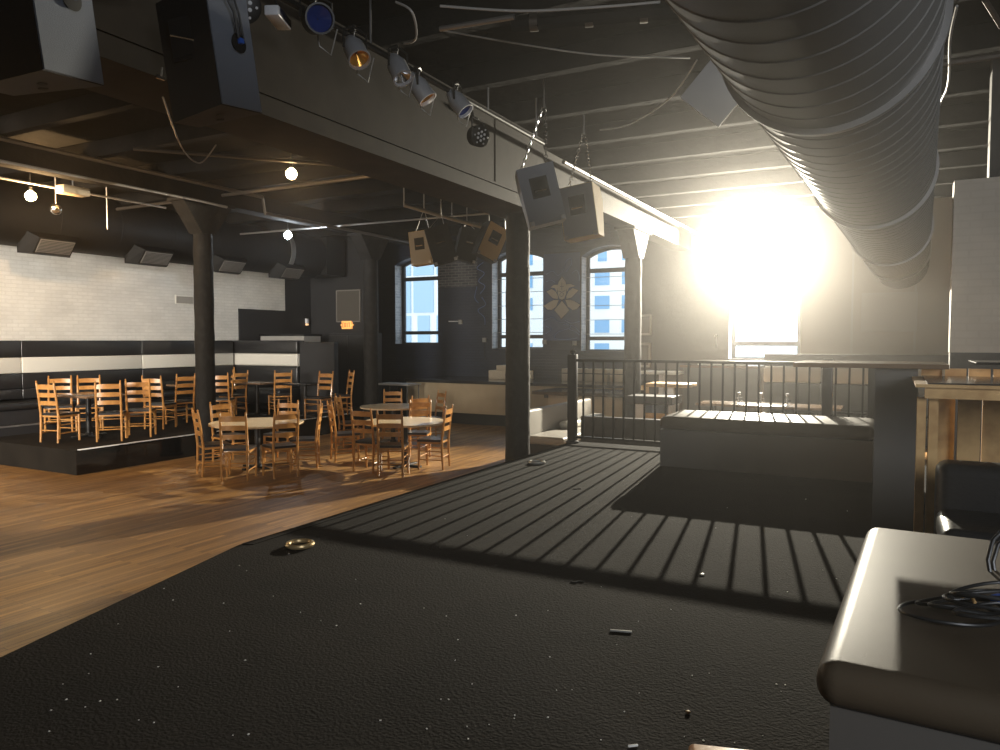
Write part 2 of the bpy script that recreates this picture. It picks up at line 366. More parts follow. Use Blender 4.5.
# ------------------------------------------------------------------ beams and columns
b = empty('boxed_ceiling_beam', (-4.5, 3, 3.75), 0, 'huge grey boxed beam running from above the loudspeakers to the front column', 'beam')
MB().bb((-.3, -9.5, 0), (.3, 6.1, 1.0)).build('beam_box', M['beam'], b, smooth=False)
MB().bb((.3, -9.5, .0), (.33, 6.1, .05)).bb((.3, -9.5, .16), (.32, 6.1, .185)).build('beam_moulding', M['beam'], b, smooth=False)
for yy in (4.75,):
    MB().bb((.3, yy, .19), (.304, yy + .012, .98)).build('board_seam', M['beam'], b, smooth=False)
g = MB().bb((-4.68, 9.12, 4.2), (-4.32, YB - .02, 4.70)).build('ceiling_girder', M['beam'], smooth=False)
tag(g, 'timber girder over the right column, lit by the window glare', 'beam')
g = MB().bb((-10.86, YF + .1, 4.45), (-10.50, YB - .1, 4.76), .01).build('ceiling_girder', M['ceil'], smooth=False)
tag(g, 'dark girder above the two left columns', 'beam')
k = 0
JY = [YF + .6 + i * 1.33 for i in range(18)]
for i, y in enumerate(JY):
    j = MB().bb((XL + .02, y, 4.76), (XR - .02, y + .13, 4.995), .006, 1).build('trim_8', M['ceil'], smooth=False); j['kind'] = 'structure'

def column(x, y, z1, label, cap=True, z0=0.0):
    C = empty('cast_iron_column', (x, y, z0), 0, label, 'column')
    n = 20; H = z1 - z0 - (.55 if cap else .0)
    prof = [(.19, 0), (.19, .05)]
    K = 24
    for i in range(K + 1):
        prof.append((.170 - .012 * i / K + rnd.uniform(-.005, .005), .06 + (H - .06) * i / K))
    MB().lathe(prof, n).build('shaft', M['column'], C)
    if cap:
        # flared trapezoid bracket
        for s in (-.1, .1):
            pass
        MB().prism([(-.16, -.14, H), (-.16, .14, H), (-.16, .50, H + .50), (-.16, -.50, H + .50)], (.32, 0, 0)).build('capital', M['column'], C, smooth=False)
        MB().bb((-.2, -.55, H + .50), (.2, .55, H + .549)).build('cap_plate', M['column'], C, smooth=False)
    return C
column(-10.60, 8.95, 4.45, 'black column with flared capital rising beside the left platform')
column(-10.62, 13.6, 4.45, 'far black column behind the tables, right of the lit exit sign')
column(-4.47, 8.88, 3.75, 'thick black column at the stage edge under the boxed beam', cap=False)
column(-4.50, 13.9, 4.20, 'black column between the lotus mural and the glare, its side lit')

# ------------------------------------------------------------------ ladder back chairs
def make_chair():
    t = empty('ladder_back_chair'); t['category'] = 'chair'
    wd = M['wood']
    for s in (-1, 1):
        x = s * .185
        MB().tube([(x, -.205, 0), (x, -.19, .25), (x, -.185, .46), (x, -.215, .72), (x, -.255, .985), (x, -.257, 1.0), (x, -.258, 1.015), (x, -.259, 1.03)],
                  [.017, .020, .021, .019, .016, .010, .016, .006], 8).build('back_post', wd, t)
        MB().tube([(s * .215, .19, 0), (s * .215, .19, .24), (s * .215, .19, .445)], [.017, .020, .020], 8).build('leg', wd, t)
        for z in (.15, .29):
            MB().tube([(s * .187, -.19, z), (s * .213, .19, z + .01)], .010, 6).build('stretcher', wd, t)
    for z in (.20, .34): MB().tube([(-.21, .19, z), (.21, .19, z)], .010, 6).build('stretcher', wd, t)
    MB().tube([(-.18, -.19, .20), (.18, -.19, .20)], .010, 6).build('stretcher', wd, t)
    MB().box((0, 0, .432), (.40, .36, .03), bev=.005).bb((-.215, -.19, .415), (-.185, .2, .447)).bb((.185, -.19, .415), (.215, .2, .447)).build('seat_frame', wd, t)
    MB().prism([(-.225, .215, .447), (.225, .215, .447), (.195, -.175, .447), (-.195, -.175, .447)], (0, 0, .035)).build('seat', M['vinyl'], t, smooth=False)
    for z, y, h in ((.655, -.205, .065), (.79, -.227, .068), (.925, -.248, .075)):
        mb = MB(); n = 8; P = []
        for i in range(n + 1):
            u = -1 + 2 * i / n
            P.append((u * .175, y - .025 * (1 - u * u), h / 2 * (1.0 + .16 * (1 - u * u))))
        vs_ = []
        for (px, pyy, hh) in P:
            vs_.append([mb.bm.verts.new(q) for q in ((px, pyy - .007, z - h / 2), (px, pyy + .007, z - h / 2), (px, pyy + .007, z + hh), (px, pyy - .007, z + hh))])
        for A, B in zip(vs_, vs_[1:]):
            for q in range(4): mb.bm.faces.new((A[q], A[(q + 1) % 4], B[(q + 1) % 4], B[q]))
        mb.bm.faces.new(vs_[0][::-1]); mb.bm.faces.new(vs_[-1])
        mb.build('back_slat', wd, t)
    return t
chair0 = make_chair(); chair_used = [False]
def chair(p, face, label, group=None):
    """face = direction vector the sitter looks along"""
    rz = math.atan2(-face[0], face[1])
    if not chair_used[0]:
        chair_used[0] = True; chair0.location = p; chair0.rotation_euler = (0, 0, rz); chair0['label'] = label
        if group: chair0['group'] = group
        return chair0
    c = dup(chair0, p, rz, label)
    if group: c['group'] = group
    elif 'group' in c.keys(): del c['group']
    return c
def camface(p, deg):
    """deg relative to the line of sight: 0 looks away, 90 looks to image right, 180 at the camera"""
    d = Vector((p.x, p.y, 0)).normalized(); rt = Vector((d.y, -d.x, 0))
    return d * math.cos(R(deg)) + rt * math.sin(R(deg))
def table(p, r, label, topm, h=.75, group='round tables', square=None):
    t = empty('round_table', p, 0, label, 'table', None)
    if square: MB().box((0, 0, h - .02), (square[0], square[1], .04), bev=.008).build('tabletop', topm, t)
    else: MB().lathe([(r - .02, h - .035), (r, h - .028), (r, h - .006), (r - .006, h)], 48).build('tabletop', topm, t)
    MB().lathe([(.045, .03), (.045, h - .035)], 14).build('pedestal', M['steel'], t)
    f = MB().box((0, 0, .018), (.62, .07, .03), bev=.01).box((0, 0, .019), (.07, .62, .03), bev=.01); f.lathe([(.08, .03), (.055, .07)], 12); f.build('table_foot', M['steel'], t)
    return t
def around(c, zf, spec, tname):
    d = Vector((c.x, c.y, 0)).normalized(); rt = Vector((d.y, -d.x, 0))
    for (al, rad, tw, lab) in spec:
        p = Vector((c.x, c.y, zf)) + (-d * math.cos(R(al)) + rt * math.sin(R(al))) * rad
        f = (Vector((c.x, c.y, zf)) - p); f.z = 0; f.normalize()
        f = Matrix.Rotation(R(tw), 3, 'Z') @ f
        chair(p, f, lab)
T1 = PZ(257, 422, .75); T1.z = 0
table(T1, .74, 'pale round table on the wood floor beside the left column', M['laminate'])
around(T1, 0, [(-17, .95, 4, 'honey ladder-back chair seen squarely from behind, before the left pale round table'),
               (22, .92, -4, 'ladder-back chair with its back to us, right of centre at the left pale round table'),
               (-62, .74, -12, 'ladder-back chair in side view left of the left pale round table, by the column'),
               (-148, .86, 0, 'ladder-back chair behind the left pale round table, nearest the left column'),
               (150, .80, 0, 'ladder-back chair behind the left pale round table, facing us, on its right'),
               (80, .76, 0, 'ladder-back chair in side view at the right end of the left pale round table')], 'T1')
T2 = PZ(405, 421, .75); T2.z = 0
table(T2, .69, 'pale round table on the wood floor in front, nearest the stage', M['laminate'])
around(T2, 0, [(-14, .80, 6, 'ladder-back chair with its back to us before the round table nearest the stage'),
               (70, .50, 0, 'ladder-back chair in side view at the right end of the round table nearest the stage'),
               (-62, .62, 30, 'ladder-back chair tucked against the left side of the round table nearest the stage'),
               (165, .80, 0, 'ladder-back chair behind the round table nearest the stage, back to the far table')], 'T2')
T3 = PZ(393, 406, .75); T3.z = 0
table(T3, .66, 'grey-topped round table on the wood floor behind the one nearest the stage', M['laminate'])
around(T3, 0, [(180, .80, 0, 'ladder-back chair facing us behind the rearmost floor table'),
               (112, .84, 0, 'ladder-back chair at the right of the rearmost floor table, before the tan stage front'),
               (-72, .86, 0, 'ladder-back chair at the left of the rearmost floor table, seen at an angle'),
               (30, .78, 0, 'ladder-back chair with its back to us between the two right-hand floor tables')], 'T3')
q = PZ(345, 460, 0); chair(q, camface(q, 78), 'ladder-back chair in narrow side view left of the right-hand floor tables')

# tables and chairs on the platform
def tz(px, py): p = PZ(px, py, PZL + .75); p.z = PZL; return p
table(tz(88, 394), .55, 'dark-topped table nearest us on the left platform', M['laminate_d'], square=(1.1, .75))
table(tz(195, 384), .5, 'dark-topped table on the platform behind the left column', M['laminate_d'], square=(.9, .75))
table(tz(257, 382), .5, 'dark-topped table on the platform right of the left column', M['laminate_d'], square=(.8, .6))
table(tz(305, 383), .6, 'black-topped table at the far right of the platform near the dark partition', M['laminate_k'], square=(.7, .7))
for (px, py, th, lab) in [
    (60, 441, 48, 'ladder-back chair at the near left corner of the left platform'),
    (60, 431, 185, 'ladder-back chair facing us from the wall side of the nearest platform table, left one'),
    (90, 430, 180, 'ladder-back chair facing us from the wall side of the nearest platform table, right one'),
    (111, 440, 6, 'ladder-back chair with its back to us at the platform edge, second from the left'),
    (141, 436, 8, 'ladder-back chair with its back to us at the platform edge, third from the left'),
    (160, 428, 30, 'ladder-back chair turned to the right at the platform edge, left of the column'),
    (181, 424, -25, 'ladder-back chair turned to the left just left of the column on the platform'),
    (177, 412, 185, 'ladder-back chair with bright slats facing us behind the left column, wall side'),
    (222, 421, 12, 'ladder-back chair with its back to us directly right of the left column on the platform'),
    (234, 416, -38, 'ladder-back chair turned left, left of the third platform table'),
    (229, 409, 170, 'ladder-back chair facing us beyond the third platform table, left one'),
    (267, 407, 182, 'ladder-back chair with bright slats facing us beyond the third platform table'),
    (281, 415, -14, 'ladder-back chair with its back to us right of the third platform table'),
    (287, 408, 200, 'ladder-back chair partly hidden beyond the chair right of the third platform table'),
    (319, 419, -140, 'ladder-back chair before the black partition, left of the far platform pair'),
    (341, 416, -105, 'ladder-back chair before the black partition, right of the far platform pair')]:
    p = PZ(px, py, PZL); chair(p, camface(p, th), lab)

# ------------------------------------------------------------------ banquettes
def roll(mb, a, b, d):   # rounded upholstered pad
    mb.bb(a, b, d, 3)
def banquette(y0, y1, x):
    B = empty('wall_banquette', (x, y0, PZL), 0, 'long black wall banquette with a cream band along the white brick wall', 'banquette')
    L = y1 - y0; seg = 4; l = L / seg
    MB().bb((.02, 0, 0), (.95, L, .18)).build('plinth', M['black'], B, smooth=False)
    MB().bb((.95, 0, .15), (.965, L, .18)).build('plinth_trim', M['galv'], B, smooth=False)
    MB().bb((.02, 0, .18), (.75, L, .42)).build('base', M['black'], B, smooth=False)
    MB().bb((.002, 0, .42), (.03, L, 1.66)).build('back_board', M['black'], B, smooth=False)
    for i in range(seg):
        a, e = i * l + .002, (i + 1) * l - .002
        MB().bb((.02, a, .42), (.80, e, .56), .05, 3).build('seat_cushion', M['vinyl'], B)
        for z0, z1, m, nm in ((.58, .78, 'vinyl', 'back_pad'), (.78, 1.07, 'vinyl', 'back_pad'), (1.07, 1.37, 'cream', 'cream_back_pad'), (1.37, 1.69, 'vinyl', 'back_pad')):
            MB().bb((.03, a, z0), (.20, e, z1), .022, 3).build(nm, M[m], B)
    return B
banquette(3.0, 13.2, XL)
B = empty('wall_banquette', (XL, 13.42, PZL), 0, 'short return of the black and cream banquette at the far platform end', 'banquette')
MB().bb((.01, 0, 0), (2.25, .1, 1.69), .02).build('back_board', M['black'], B)
MB().bb((.82, -.75, .18), (2.25, 0, .56), .05, 3).build('seat_cushion', M['vinyl'], B)
for z0, z1, m, nm in ((.58, 1.07, 'vinyl', 'back_pad'), (1.07, 1.37, 'cream', 'cream_back_pad'), (1.37, 1.69, 'vinyl', 'back_pad')):
    MB().bb((.03, -.16, z0), (2.25, 0, z1), .045, 3).build(nm, M[m], B)
B = empty('black_partition', (-12.5, 13.3, PZL), 0, 'low black partition right of the short banquette return', 'partition')
MB().bb((0, 0, 0), (1.05, .14, 1.62)).build('partition_board', M['black'], B, smooth=False)
MB().bb((-.0, -.01, 1.62), (1.07, .15, 1.65), .005).build('partition_cap', M['vinyl'], B, smooth=False)
B = empty('black_cabinet', (-13.0, 14.9, PZL), 0, 'tall black cabinet standing behind the low partition', 'cabinet')
MB().bb((.0, 0, 0), (1.25, .6, 1.88), .01).build('cabinet_body', M['black'], B, smooth=False)
MB().bb((.02, -.02, .1), (.62, 0, 1.82), .004).build('cabinet_door', M['vinyl'], B, smooth=False)
MB().bb((.64, -.02, .1), (1.23, 0, 1.82), .004).build('cabinet_door', M['vinyl'], B, smooth=False)
B = empty('grey_counter', (-14.6, 14.1, PZL), 0, 'grey metal counter top showing above the banquette return', 'counter')
MB().bb((0, 0, 0), (1.5, .6, 1.80)).build('counter_body', M['greyplastic'], B, smooth=False)
MB().bb((-.03, -.03, 1.80), (1.53, .63, 1.85), .01).build('counter_top', M['laminate_k'], B, smooth=False)

# back-left corner: framed board, exit sign, sconce
p = PY(349, 306, 16.2)
B = empty('wall_board', (p.x, 16.2, p.z), 0, 'square woven grey board on the dark back-left wall above the exit sign', 'board')
MB().box((0, -.02, 0), (.80, .03, .84)).build('board_panel', M['panelgrey'], B, smooth=False)
MB().box((0, -.022, .43), (.84, .05, .03)).box((0, -.022, -.43), (.84, .05, .03)).box((-.41, -.022, 0), (.03, .05, .84)).box((.41, -.022, 0), (.03, .05, .84)).build('board_frame', M['grille'], B, smooth=False)
p = PY(348, 325, 16.2)
B = empty('exit_sign', (p.x, 16.2, p.z), 0, 'small glowing orange EXIT sign on the dark back-left wall', 'sign')
MB().box((0, -.04, 0), (.34, .07, .22), bev=.01).build('sign_face', M['exit'], B)
def strokes(mb, ch, x, z, w_, h, y, t=.02):
    segs = {'E': [((0, 0), (0, 1)), ((0, 0), (1, 0)), ((0, .5), (.8, .5)), ((0, 1), (1, 1))], 'X': [((0, 0), (1, 1)), ((0, 1), (1, 0))], 'I': [((.5, 0), (.5, 1))], 'T': [((.5, 0), (.5, 1)), ((0, 1), (1, 1))]}[ch]
    for (a, b_), (c_, d_) in segs:
        A = Vector((x + a * w_, y, z + b_ * h)); Bv = Vector((x + c_ * w_, y, z + d_ * h)); D = Bv - A
        mb.box((A + Bv) / 2, (D.length + t * .6, .006, t), Matrix.Rotation(-math.atan2(D.z, D.x), 4, 'Y'))
mb = MB()
for i, ch in enumerate('EXIT'): strokes(mb, ch, -.14 + i * .075, -.055, .05, .11, -.078, .014)
mb.build('exit_lettering', M['exitk'], B, smooth=False)
for s in (-1, 1):
    MB().prism([(s * .18, -.05, -.04), (s * .18, -.05, .04), (s * .235, -.05, 0)], (0, .02, 0)).build('arrow', M['exit'], B, smooth=False)
p = PX(311, 321, XL); 
B = empty('wall_sconce', (XL, 16.0, 2.62), 0, 'tiny warm wall lamp in the dark corner left of the exit sign', 'lamp')
MB().box((.05, 0, 0), (.08, .09, .14), bev=.01).build('lamp_back', M['whiteplastic'], B)
MB().box((.05, 0, -.10), (.07, .07, .05), bev=.01).build('lamp_glass', M['sconce'], B)

# ------------------------------------------------------------------ back stage and bar counter
B = empty('back_stage', (-9, 15.6, 0), 0, 'raised rear stage with tan plywood front and glossy black top', 'stage')
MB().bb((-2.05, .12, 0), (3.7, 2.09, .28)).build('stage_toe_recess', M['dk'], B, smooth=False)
MB().bb((-2.05, 0, .28), (3.7, 2.09, 1.01)).build('stage_front', M['ply'], B, smooth=False)
MB().bb((-2.08, -.03, 1.01), (3.73, 2.09, 1.08), .005).build('stage_top', M['laminate_k'], B, smooth=False)
a = PZ(545, 391, 1.0); c = PZ(640, 398, 1.0)
B = empty('bar_counter', (a.x, a.y, 0), 0, 'beige-fronted bar counter with stepped black top beside the column', 'counter')
W_ = 1.75
MB().bb((0.05, 0.06, 0), (W_, 1.2, .93)).build('counter_front', M['ply2'], B, smooth=False)
MB().bb((-.25, -.12, .93), (W_ + .05, 1.25, 1.0), .005).build('counter_top', M['laminate_k'], B, smooth=False)
MB().bb((-.05, .06, .85), (W_, .10, .93)).build('counter_edge', M['black'], B, smooth=False)
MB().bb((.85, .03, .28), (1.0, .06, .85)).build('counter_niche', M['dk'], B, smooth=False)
MB().bb((.6, .04, .2), (.63, .06, .85)).bb((1.3, .04, .2), (1.33, .06, .85)).build('counter_batten', M['ply'], B, smooth=False)
# objects on rear stage: low beige crate pair, standing rod
p = PY(492, 372, 16.8)
for i, (dx, w_, h_, zz, lab) in enumerate(((0, 1.1, .22, 1.08, 'long beige case lying on the rear stage below the second window'), (.05, .75, .13, 1.30, 'smaller beige case stacked on the long one on the rear stage'))):
    C = empty('equipment_case', (p.x + .5 + dx, 16.9, zz), 0, lab, 'case')
    MB().bb((-w_ / 2, -.2, 0), (w_ / 2, .2, h_), .015).build('case_body', M['ply2'], C)
    MB().box((0, -.205, h_ / 2), (.12, .02, .03), bev=.004).build('case_handle', M['steel'], C)
p = PY(590, 375, 17.0)
for k in range(3):
    C = empty('equipment_case', (p.x - .35 + k * .62, 16.9, 1.08), 0, ['beige box beyond the fence gate, left of three under the third window', 'beige box in the middle of three under the third window', 'beige box beyond the fence gate, right of three under the third window'][k], 'case')
    MB().bb((-.28, -.2, 0), (.28, .2, .30), .015).build('case_body', M['ply2'], C)
    MB().bb((-.285, -.205, .18), (.285, .205, .20)).build('case_lid_seam', M['steel'], C, smooth=False)
# folding table at rear stage's left
p = PZ(392, 379, 1.0)
C = empty('folding_table', (-10.95, 15.1, 0), 0, 'grey folding table on angled legs left of the tan rear stage front', 'table')
MB().bb((-.5, -.3, .96), (.5, .3, 1.0), .008).build('tabletop', M['greyplastic'], C)
for s in (-.45, .45):
    MB().tube([(s, -.25, 0), (s, -.25, .98)], .014, 8).build('leg', M['steel'], C); MB().tube([(s, .25, 0), (s, .25, .98)], .014, 8).build('leg', M['steel'], C)
    MB().tube([(s, -.25, .45), (s, .25, .45)], .012, 8).build('cross_brace', M['steel'], C)
MB().tube([(-.45, -.25, .3), (.1, -.25, .62), (.2, -.25, .97)], .011, 8).build('leg_strut', M['steel'], C)
# lit booth bench beyond the stage edge
C = empty('booth_bench', (-5.32, 10.6, 0), 0, 'sunlit grey booth bench behind the thick column with white pillows', 'bench')
MB().bb((0, 0, 0), (.14, 2.9, .95), .04, 3).build('bench_back', M['greyvinyl'], C)
MB().bb((.14, 0, .42), (.78, 2.9, .55), .04, 3).build('bench_seat', M['greyvinyl'], C)
MB().bb((.14, .02, 0), (.74, 2.88, .42)).build('bench_base', M['black'], C, smooth=False)
for k, (yy, lab) in enumerate(((12.1, 'white pillow on the booth bench, the nearer of two'), (13.0, 'white pillow on the booth bench, farther of two'))):
    mb = MB().box((0, 0, .0), (.26, .78, .13), bev=.06, seg=4)
    o = mb.build('pillow', M['cream']); o.location = (-4.98, yy, .615); tag(o, lab, 'pillow')

# beyond the fence: black low wall booth with pale seat, shelf of crates, side tables, banquette under the glare window
C = empty('low_black_booth', (-3.85, 9.6, 0), 0, 'black low-backed booth close behind the fence gate', 'bench')
MB().bb((.0, 0, 0), (2.85, .12, 1.02), .01).build('booth_back', M['black'], C)
MB().bb((.0, -.6, 0), (2.85, 0, .40)).build('booth_base', M['black'], C, smooth=False)
MB().bb((.0, -.62, .40), (2.85, -.0, .52), .03).build('booth_seat', M['greyvinyl'], C)
p = PZ(648, 425, .35)
C = empty('crate_shelf', (-3.70, 11.6, 0), 0, 'white shelf unit holding wooden trays right of the lit column', 'shelf')
MB().bb((0, 0, 0), (.14, .5, 1.05)).bb((.54, 0, 0), (.58, .5, 1.05)).bb((.14, .45, 0), (.54, .5, 1.05)).bb((.14, 0, .0), (.54, .45, .06)).build('shelf_body', M['whiteplastic'], C, smooth=False)
MB().bb((-.12, -.08, 1.05), (.62, .55, 1.18), .01).build('shelf_top', M['black'], C, smooth=False)
for k in range(5):
    MB().bb((.15, .0, .10 + k * .18), (.53, .42, .12 + k * .18)).bb((.15, -.01, .12 + k * .18), (.53, .01, .19 + k * .18)).build('wooden_tray', M['pine'], C, smooth=False)
def side_table(px, py, z, w_, d_, label, m, yr=None):
    p = PZ(px, py, z) if yr is None else PY(px, py, yr)
    C = empty('side_table', (p.x, p.y, 0), 0, label, 'table')
    MB().box((0, 0, p.z - .03), (w_, d_, .06), bev=.01).build('tabletop', m, C)
    MB().bb((-.05, -.05, .02), (.05, .05, p.z - .06)).build('pedestal', M['whiteplastic'], C, smooth=False)
    MB().box((0, 0, .015), (.45, .45, .03), bev=.01).build('table_foot', M['steel'], C)
side_table(671, 383, None, .75, .6, 'sunlit wooden side table behind the fence, right of the crate shelf', M['pine'], yr=12.6)
side_table(662, 371, None, .8, .55, 'pale high table farther behind the fence, right of the lit column', M['paper'], yr=14.8)
C = empty('service_counter', (-2.9, 15.0, 0), 0, 'dark service counter with papers below the glaring window', 'counter')
z_ = PY(690, 365, 15.0).z
MB().bb((-.9, 0, 0), (.55, .6, z_ - .05)).build('counter_body', M['facegrey'], C, smooth=False)
MB().bb((-.95, -.05, z_ - .05), (.6, .65, z_), .005).build('counter_top', M['laminate_d'], C, smooth=False)
o = MB().bb((-3.5, 15.0, z_ + .001), (-2.6, 15.4, z_ + .03), .003).build('paper_stack', M['paper'], smooth=False); tag(o, 'flat stack of white papers on the dark counter left of the bright window', 'papers')
B = empty('window_banquette', (-2.5, 16.5, 0), 0, 'black banquette with a pale band under the glaring window, seen through the fence', 'banquette')
MB().bb((0, .35, 0), (4.6, .5, 1.78)).build('back_board', M['black'], B, smooth=False)
for k in range(4):
    a, e = k * 1.15 + .01, (k + 1) * 1.15 - .01
    MB().bb((a, .2, 1.18), (e, .36, 1.52), .04, 3).build('cream_back_pad', M['greyvinyl'], B)
    MB().bb((a, .2, .60), (e, .36, 1.17), .04, 3).build('back_pad', M['vinyl'], B)
    MB().bb((a, -.3, .4), (e, .3, .55), .04, 3).build('seat_cushion', M['vinyl'], B)
MB().bb((0, -.25, 0), (4.6, .35, .4)).build('base', M['black'], B, smooth=False)
for k, (px, lab) in enumerate(((762, 'long grey table with small metal holders seen through the fence, before the banquette'),)):
    p = PY(px, 404, 13.2)
    C = empty('long_table', (p.x, 13.2, 0), 0, lab, 'table')
    MB().box((.1, 0, p.z - .02), (2.3, .7, .04), bev=.006).build('tabletop', M['laminate_d'], C)
    for s in (-.8, .9): MB().tube([(s, 0, 0), (s, 0, p.z - .04)], .04, 10).build('pedestal', M['steel'], C); MB().box((s, 0, .015), (.4, .5, .03)).build('table_foot', M['steel'], C)
    for j, dx in enumerate((-.35, .0, .42)):
        q = empty('condiment_holder', (p.x + dx, 13.05, p.z), 0, ['small metal condiment holder on the long table, leftmost', 'small metal condiment holder on the long table, middle', 'small metal condiment holder on the long table, rightmost'][j], 'holder')
        MB().lathe([(.05, 0), (.05, .01), (.012, .02), (.012, .16), (.03, .17), (.03, .2)], 12).build('holder_stem', M['chrome'], q)
        MB().tube([(-.06, 0, .05), (.06, 0, .05), (.06, 0, .1), (-.06, 0, .1)], .006, 6, closed=True).build('holder_ring', M['chrome'], q)

# ------------------------------------------------------------------ fence at the back of the stage
FY = 7.66
fen = empty('stage_fence', (-3.17, FY, SZ), 0, 'black steel fence of thin vertical bars along the back of the stage', 'fence')
L = 3.02; H = .94
def sx(x): return x + 3.17
MB().bb((0, -.02, H - .03), (L, .02, H)).build('top_rail', M['steel'], fen, smooth=False)
MB().bb((0, -.015, .055), (L, .015, .08)).build('bottom_rail', M['steel'], fen, smooth=False)
for x, h in ((0, H + .05), (sx(-.56), H + .03), (L - .02, H)):
    pm = MB().bb((x - .045, -.045, 0), (x + .045, .045, h), .004).build('post', M['steel'], fen)
    if x == 0:
        MB().lathe([(.075, 0), (.075, .02), (.05, .03)], 12, Matrix.Translation((x, 0, 0))).build('post_foot', M['steel'], pm)
        MB().lathe([(.02, h), (.035, h + .02), (.035, h + .04), (.01, h + .055)], 12, Matrix.Translation((x, 0, 0))).build('post_finial', M['steel'], pm)
x = .13
while x < L - .05:
    if abs(x - sx(-.56)) > .07:
        MB().bb((x - .009, -.009, .08), (x + .009, .009, H - .03)).build('bar', M['steel'], fen, smooth=False)
    x += .116

# bench before the fence
def bench(name, a, b_, z0, z1, label, m, mb_, over=.03, cush=.13, bev=.045):
    a = Vector(a); b_ = Vector(b_)
    C = empty(name, ((a.x + b_.x) / 2, (a.y + b_.y) / 2, z0), 0, label, 'bench')
    hx = abs(b_.x - a.x) / 2; hy = abs(b_.y - a.y) / 2; h = z1 - z0
    MB().bb((-hx + over, -hy + over, 0), (hx - over, hy - over, h - cush)).build('bench_base', mb_, C, smooth=False)
    MB().bb((-hx, -hy, h - cush), (hx, hy, h), bev, 5).build('seat_cushion', m, C)
    return C
bench('upholstered_bench', (-1.89, 6.62, 0), (-.13, 7.40, 0), SZ, 1.385, 'long dark bench standing in front of the fence, bar shadows on its top', M['vinyl_b'], M['facegrey'], over=.012, cush=.12, bev=.05)
nb = bench('upholstered_bench', (-.13, 1.66, 0), (1.15, 3.05, 0), SZ, 1.39, 'big worn black vinyl bench in the right foreground with cables on it', M['vinyl_b'], M['facegrey'], over=.03, cush=.10, bev=.045)
nb.rotation_euler = (0, 0, R(-2.4)); nb.location.x += .02

# charcoal panel, bar top, pine bar frame, small sofa
C = empty('service_bar', (0, 4.9, SZ), 0, 'unfinished bar at the right with charcoal end panel, pine framing and black worktop', 'bar')
MB().bb((-.10, 0, 0), (.12, .05, .985)).build('end_panel', M['facegrey'], C, smooth=False)
MB().bb((-.55, -.06, .985), (.27, .55, 1.012), .003).build('counter_top', M['laminate_d'], C, smooth=False)
MB().bb((.10, -.80, 0), (.138, -.71, .87)).build('pine_stud', M['pine'], C, smooth=False)
MB().bb((.15, -.79, 0), (.19, -.70, .87)).build('pine_stud', M['pine'], C, smooth=False)
MB().bb((.13, -.84, .872), (1.7, -.80, .925)).build('pine_rail', M['pine'], C, smooth=False)
MB().bb((.09, -.86, .925), (1.7, .02, .940)).build('worktop_edge_board', M['pine'], C, smooth=False)
MB().bb((.14, -.82, .940), (1.7, .02, .946)).build('worktop', M['laminate_k'], C, smooth=False)
for k in range(12):
    x0 = .20 + k * .118; dy = -.05 * (k % 2) - .02 * (k % 3)
    MB().bb((x0, .02 + dy, 0), (x0 + .108, .045 + dy, .92)).build('back_board', M['pine'], C, smooth=False)
    MB().bb((x0 - .06, .14 + dy * .6, .93), (x0 + .045, .16 + dy * .6, .985)).build('upper_board', M['pine'], C, smooth=False)
MB().bb((.40, .0, 1.012), (1.7, .5, 1.026), .004).build('upper_shelf', M['laminate_k'], C, smooth=False)

C = empty('small_sofa', (.17, 3.25, SZ), 0, 'black vinyl sofa behind the big foreground bench, before the pine bar', 'sofa')
MB().bb((0, .42, .0), (1.5, .62, .62), .05, 4).build('sofa_back', M['vinyl'], C)
MB().bb((0, .0, .30), (1.5, .46, .43), .045, 4).build('sofa_seat', M['vinyl'], C)
MB().bb((.02, .03, 0), (1.48, .45, .30)).build('sofa_base', M['vinyl'], C, smooth=False)

# white brick stub wall at the right
struct(MB().bb((.50, 9.0, 1.95), (XR, 9.25, 3.72)), 'wall_stub', M['wbricky'], label='pale painted brick wall section above the bar')
struct(MB().bb((.505, 9.005, 0), (XR, 9.245, 1.95)), 'wall_stub', M['mdark'])
struct(MB().bb((.80, 9.02, 3.72), (XR, 9.23, ZC)), 'wall_stub', M['mdark'])
p = PY(889, 312, YB)
o = MB().box((p.x, YB - .02, p.z), (1.05, .03, .82), bev=.004).build('wall_panel', M['greyplastic'], smooth=False); tag(o, 'flat grey rectangular panel on the wall right of the glare', 'panel')
for px in (852, 915):
    p = PY(px, 320, YB)
    struct(MB().bb((p.x - .02, YB - .012, 1.8), (p.x + .02, YB, 4.2)), 'trim_7', M['greyplastic'])

# wall boxes and outlets on the navy wall
for px, py, lab in ((461, 322, 'small wall box with a side rod between the first two windows'), (485, 340, 'grey outlet box left of the second window sill'), (545, 342, 'grey outlet box right of the second window sill'), (575, 343, 'grey outlet box left of the third window sill')):
    p = PY(px, py, YB)
    C = empty('outlet_box', (p.x, YB, p.z), 0, lab, 'outlet')
    MB().box((0, -.03, 0), (.11, .06, .12), bev=.006).build('box_body', M['greyplastic'], C)
    if px == 461: MB().tube([(-.38, -.03, .02), (-.05, -.03, .02)], .014, 8).build('side_rod', M['whiteplastic'], C)
    if px == 485: MB().tube([(0, -.02, -.06), (0.0, -.02, -.4), (.05, -.02, -.55)], .008, 6).build('conduit', M['steel'], C)
for px, py, h_, lab in ((646, 325, .5, 'grey electrical panel on the wall right of the lit column, upper'), (645, 355, .6, 'grey electrical panel below the upper one right of the lit column')):
    p = PY(px, py, YB)
    C = empty('electrical_panel', (p.x, YB, p.z), 0, lab, 'electrical panel')
    MB().box((0, -.05, 0), (.30, .1, h_), bev=.006).build('panel_box', M['greyplastic'], C)
    MB().box((0, -.105, 0), (.24, .012, h_ * .8), bev=.003).build('panel_door', M['facegrey'], C)
p = PY(717, 336, YB)
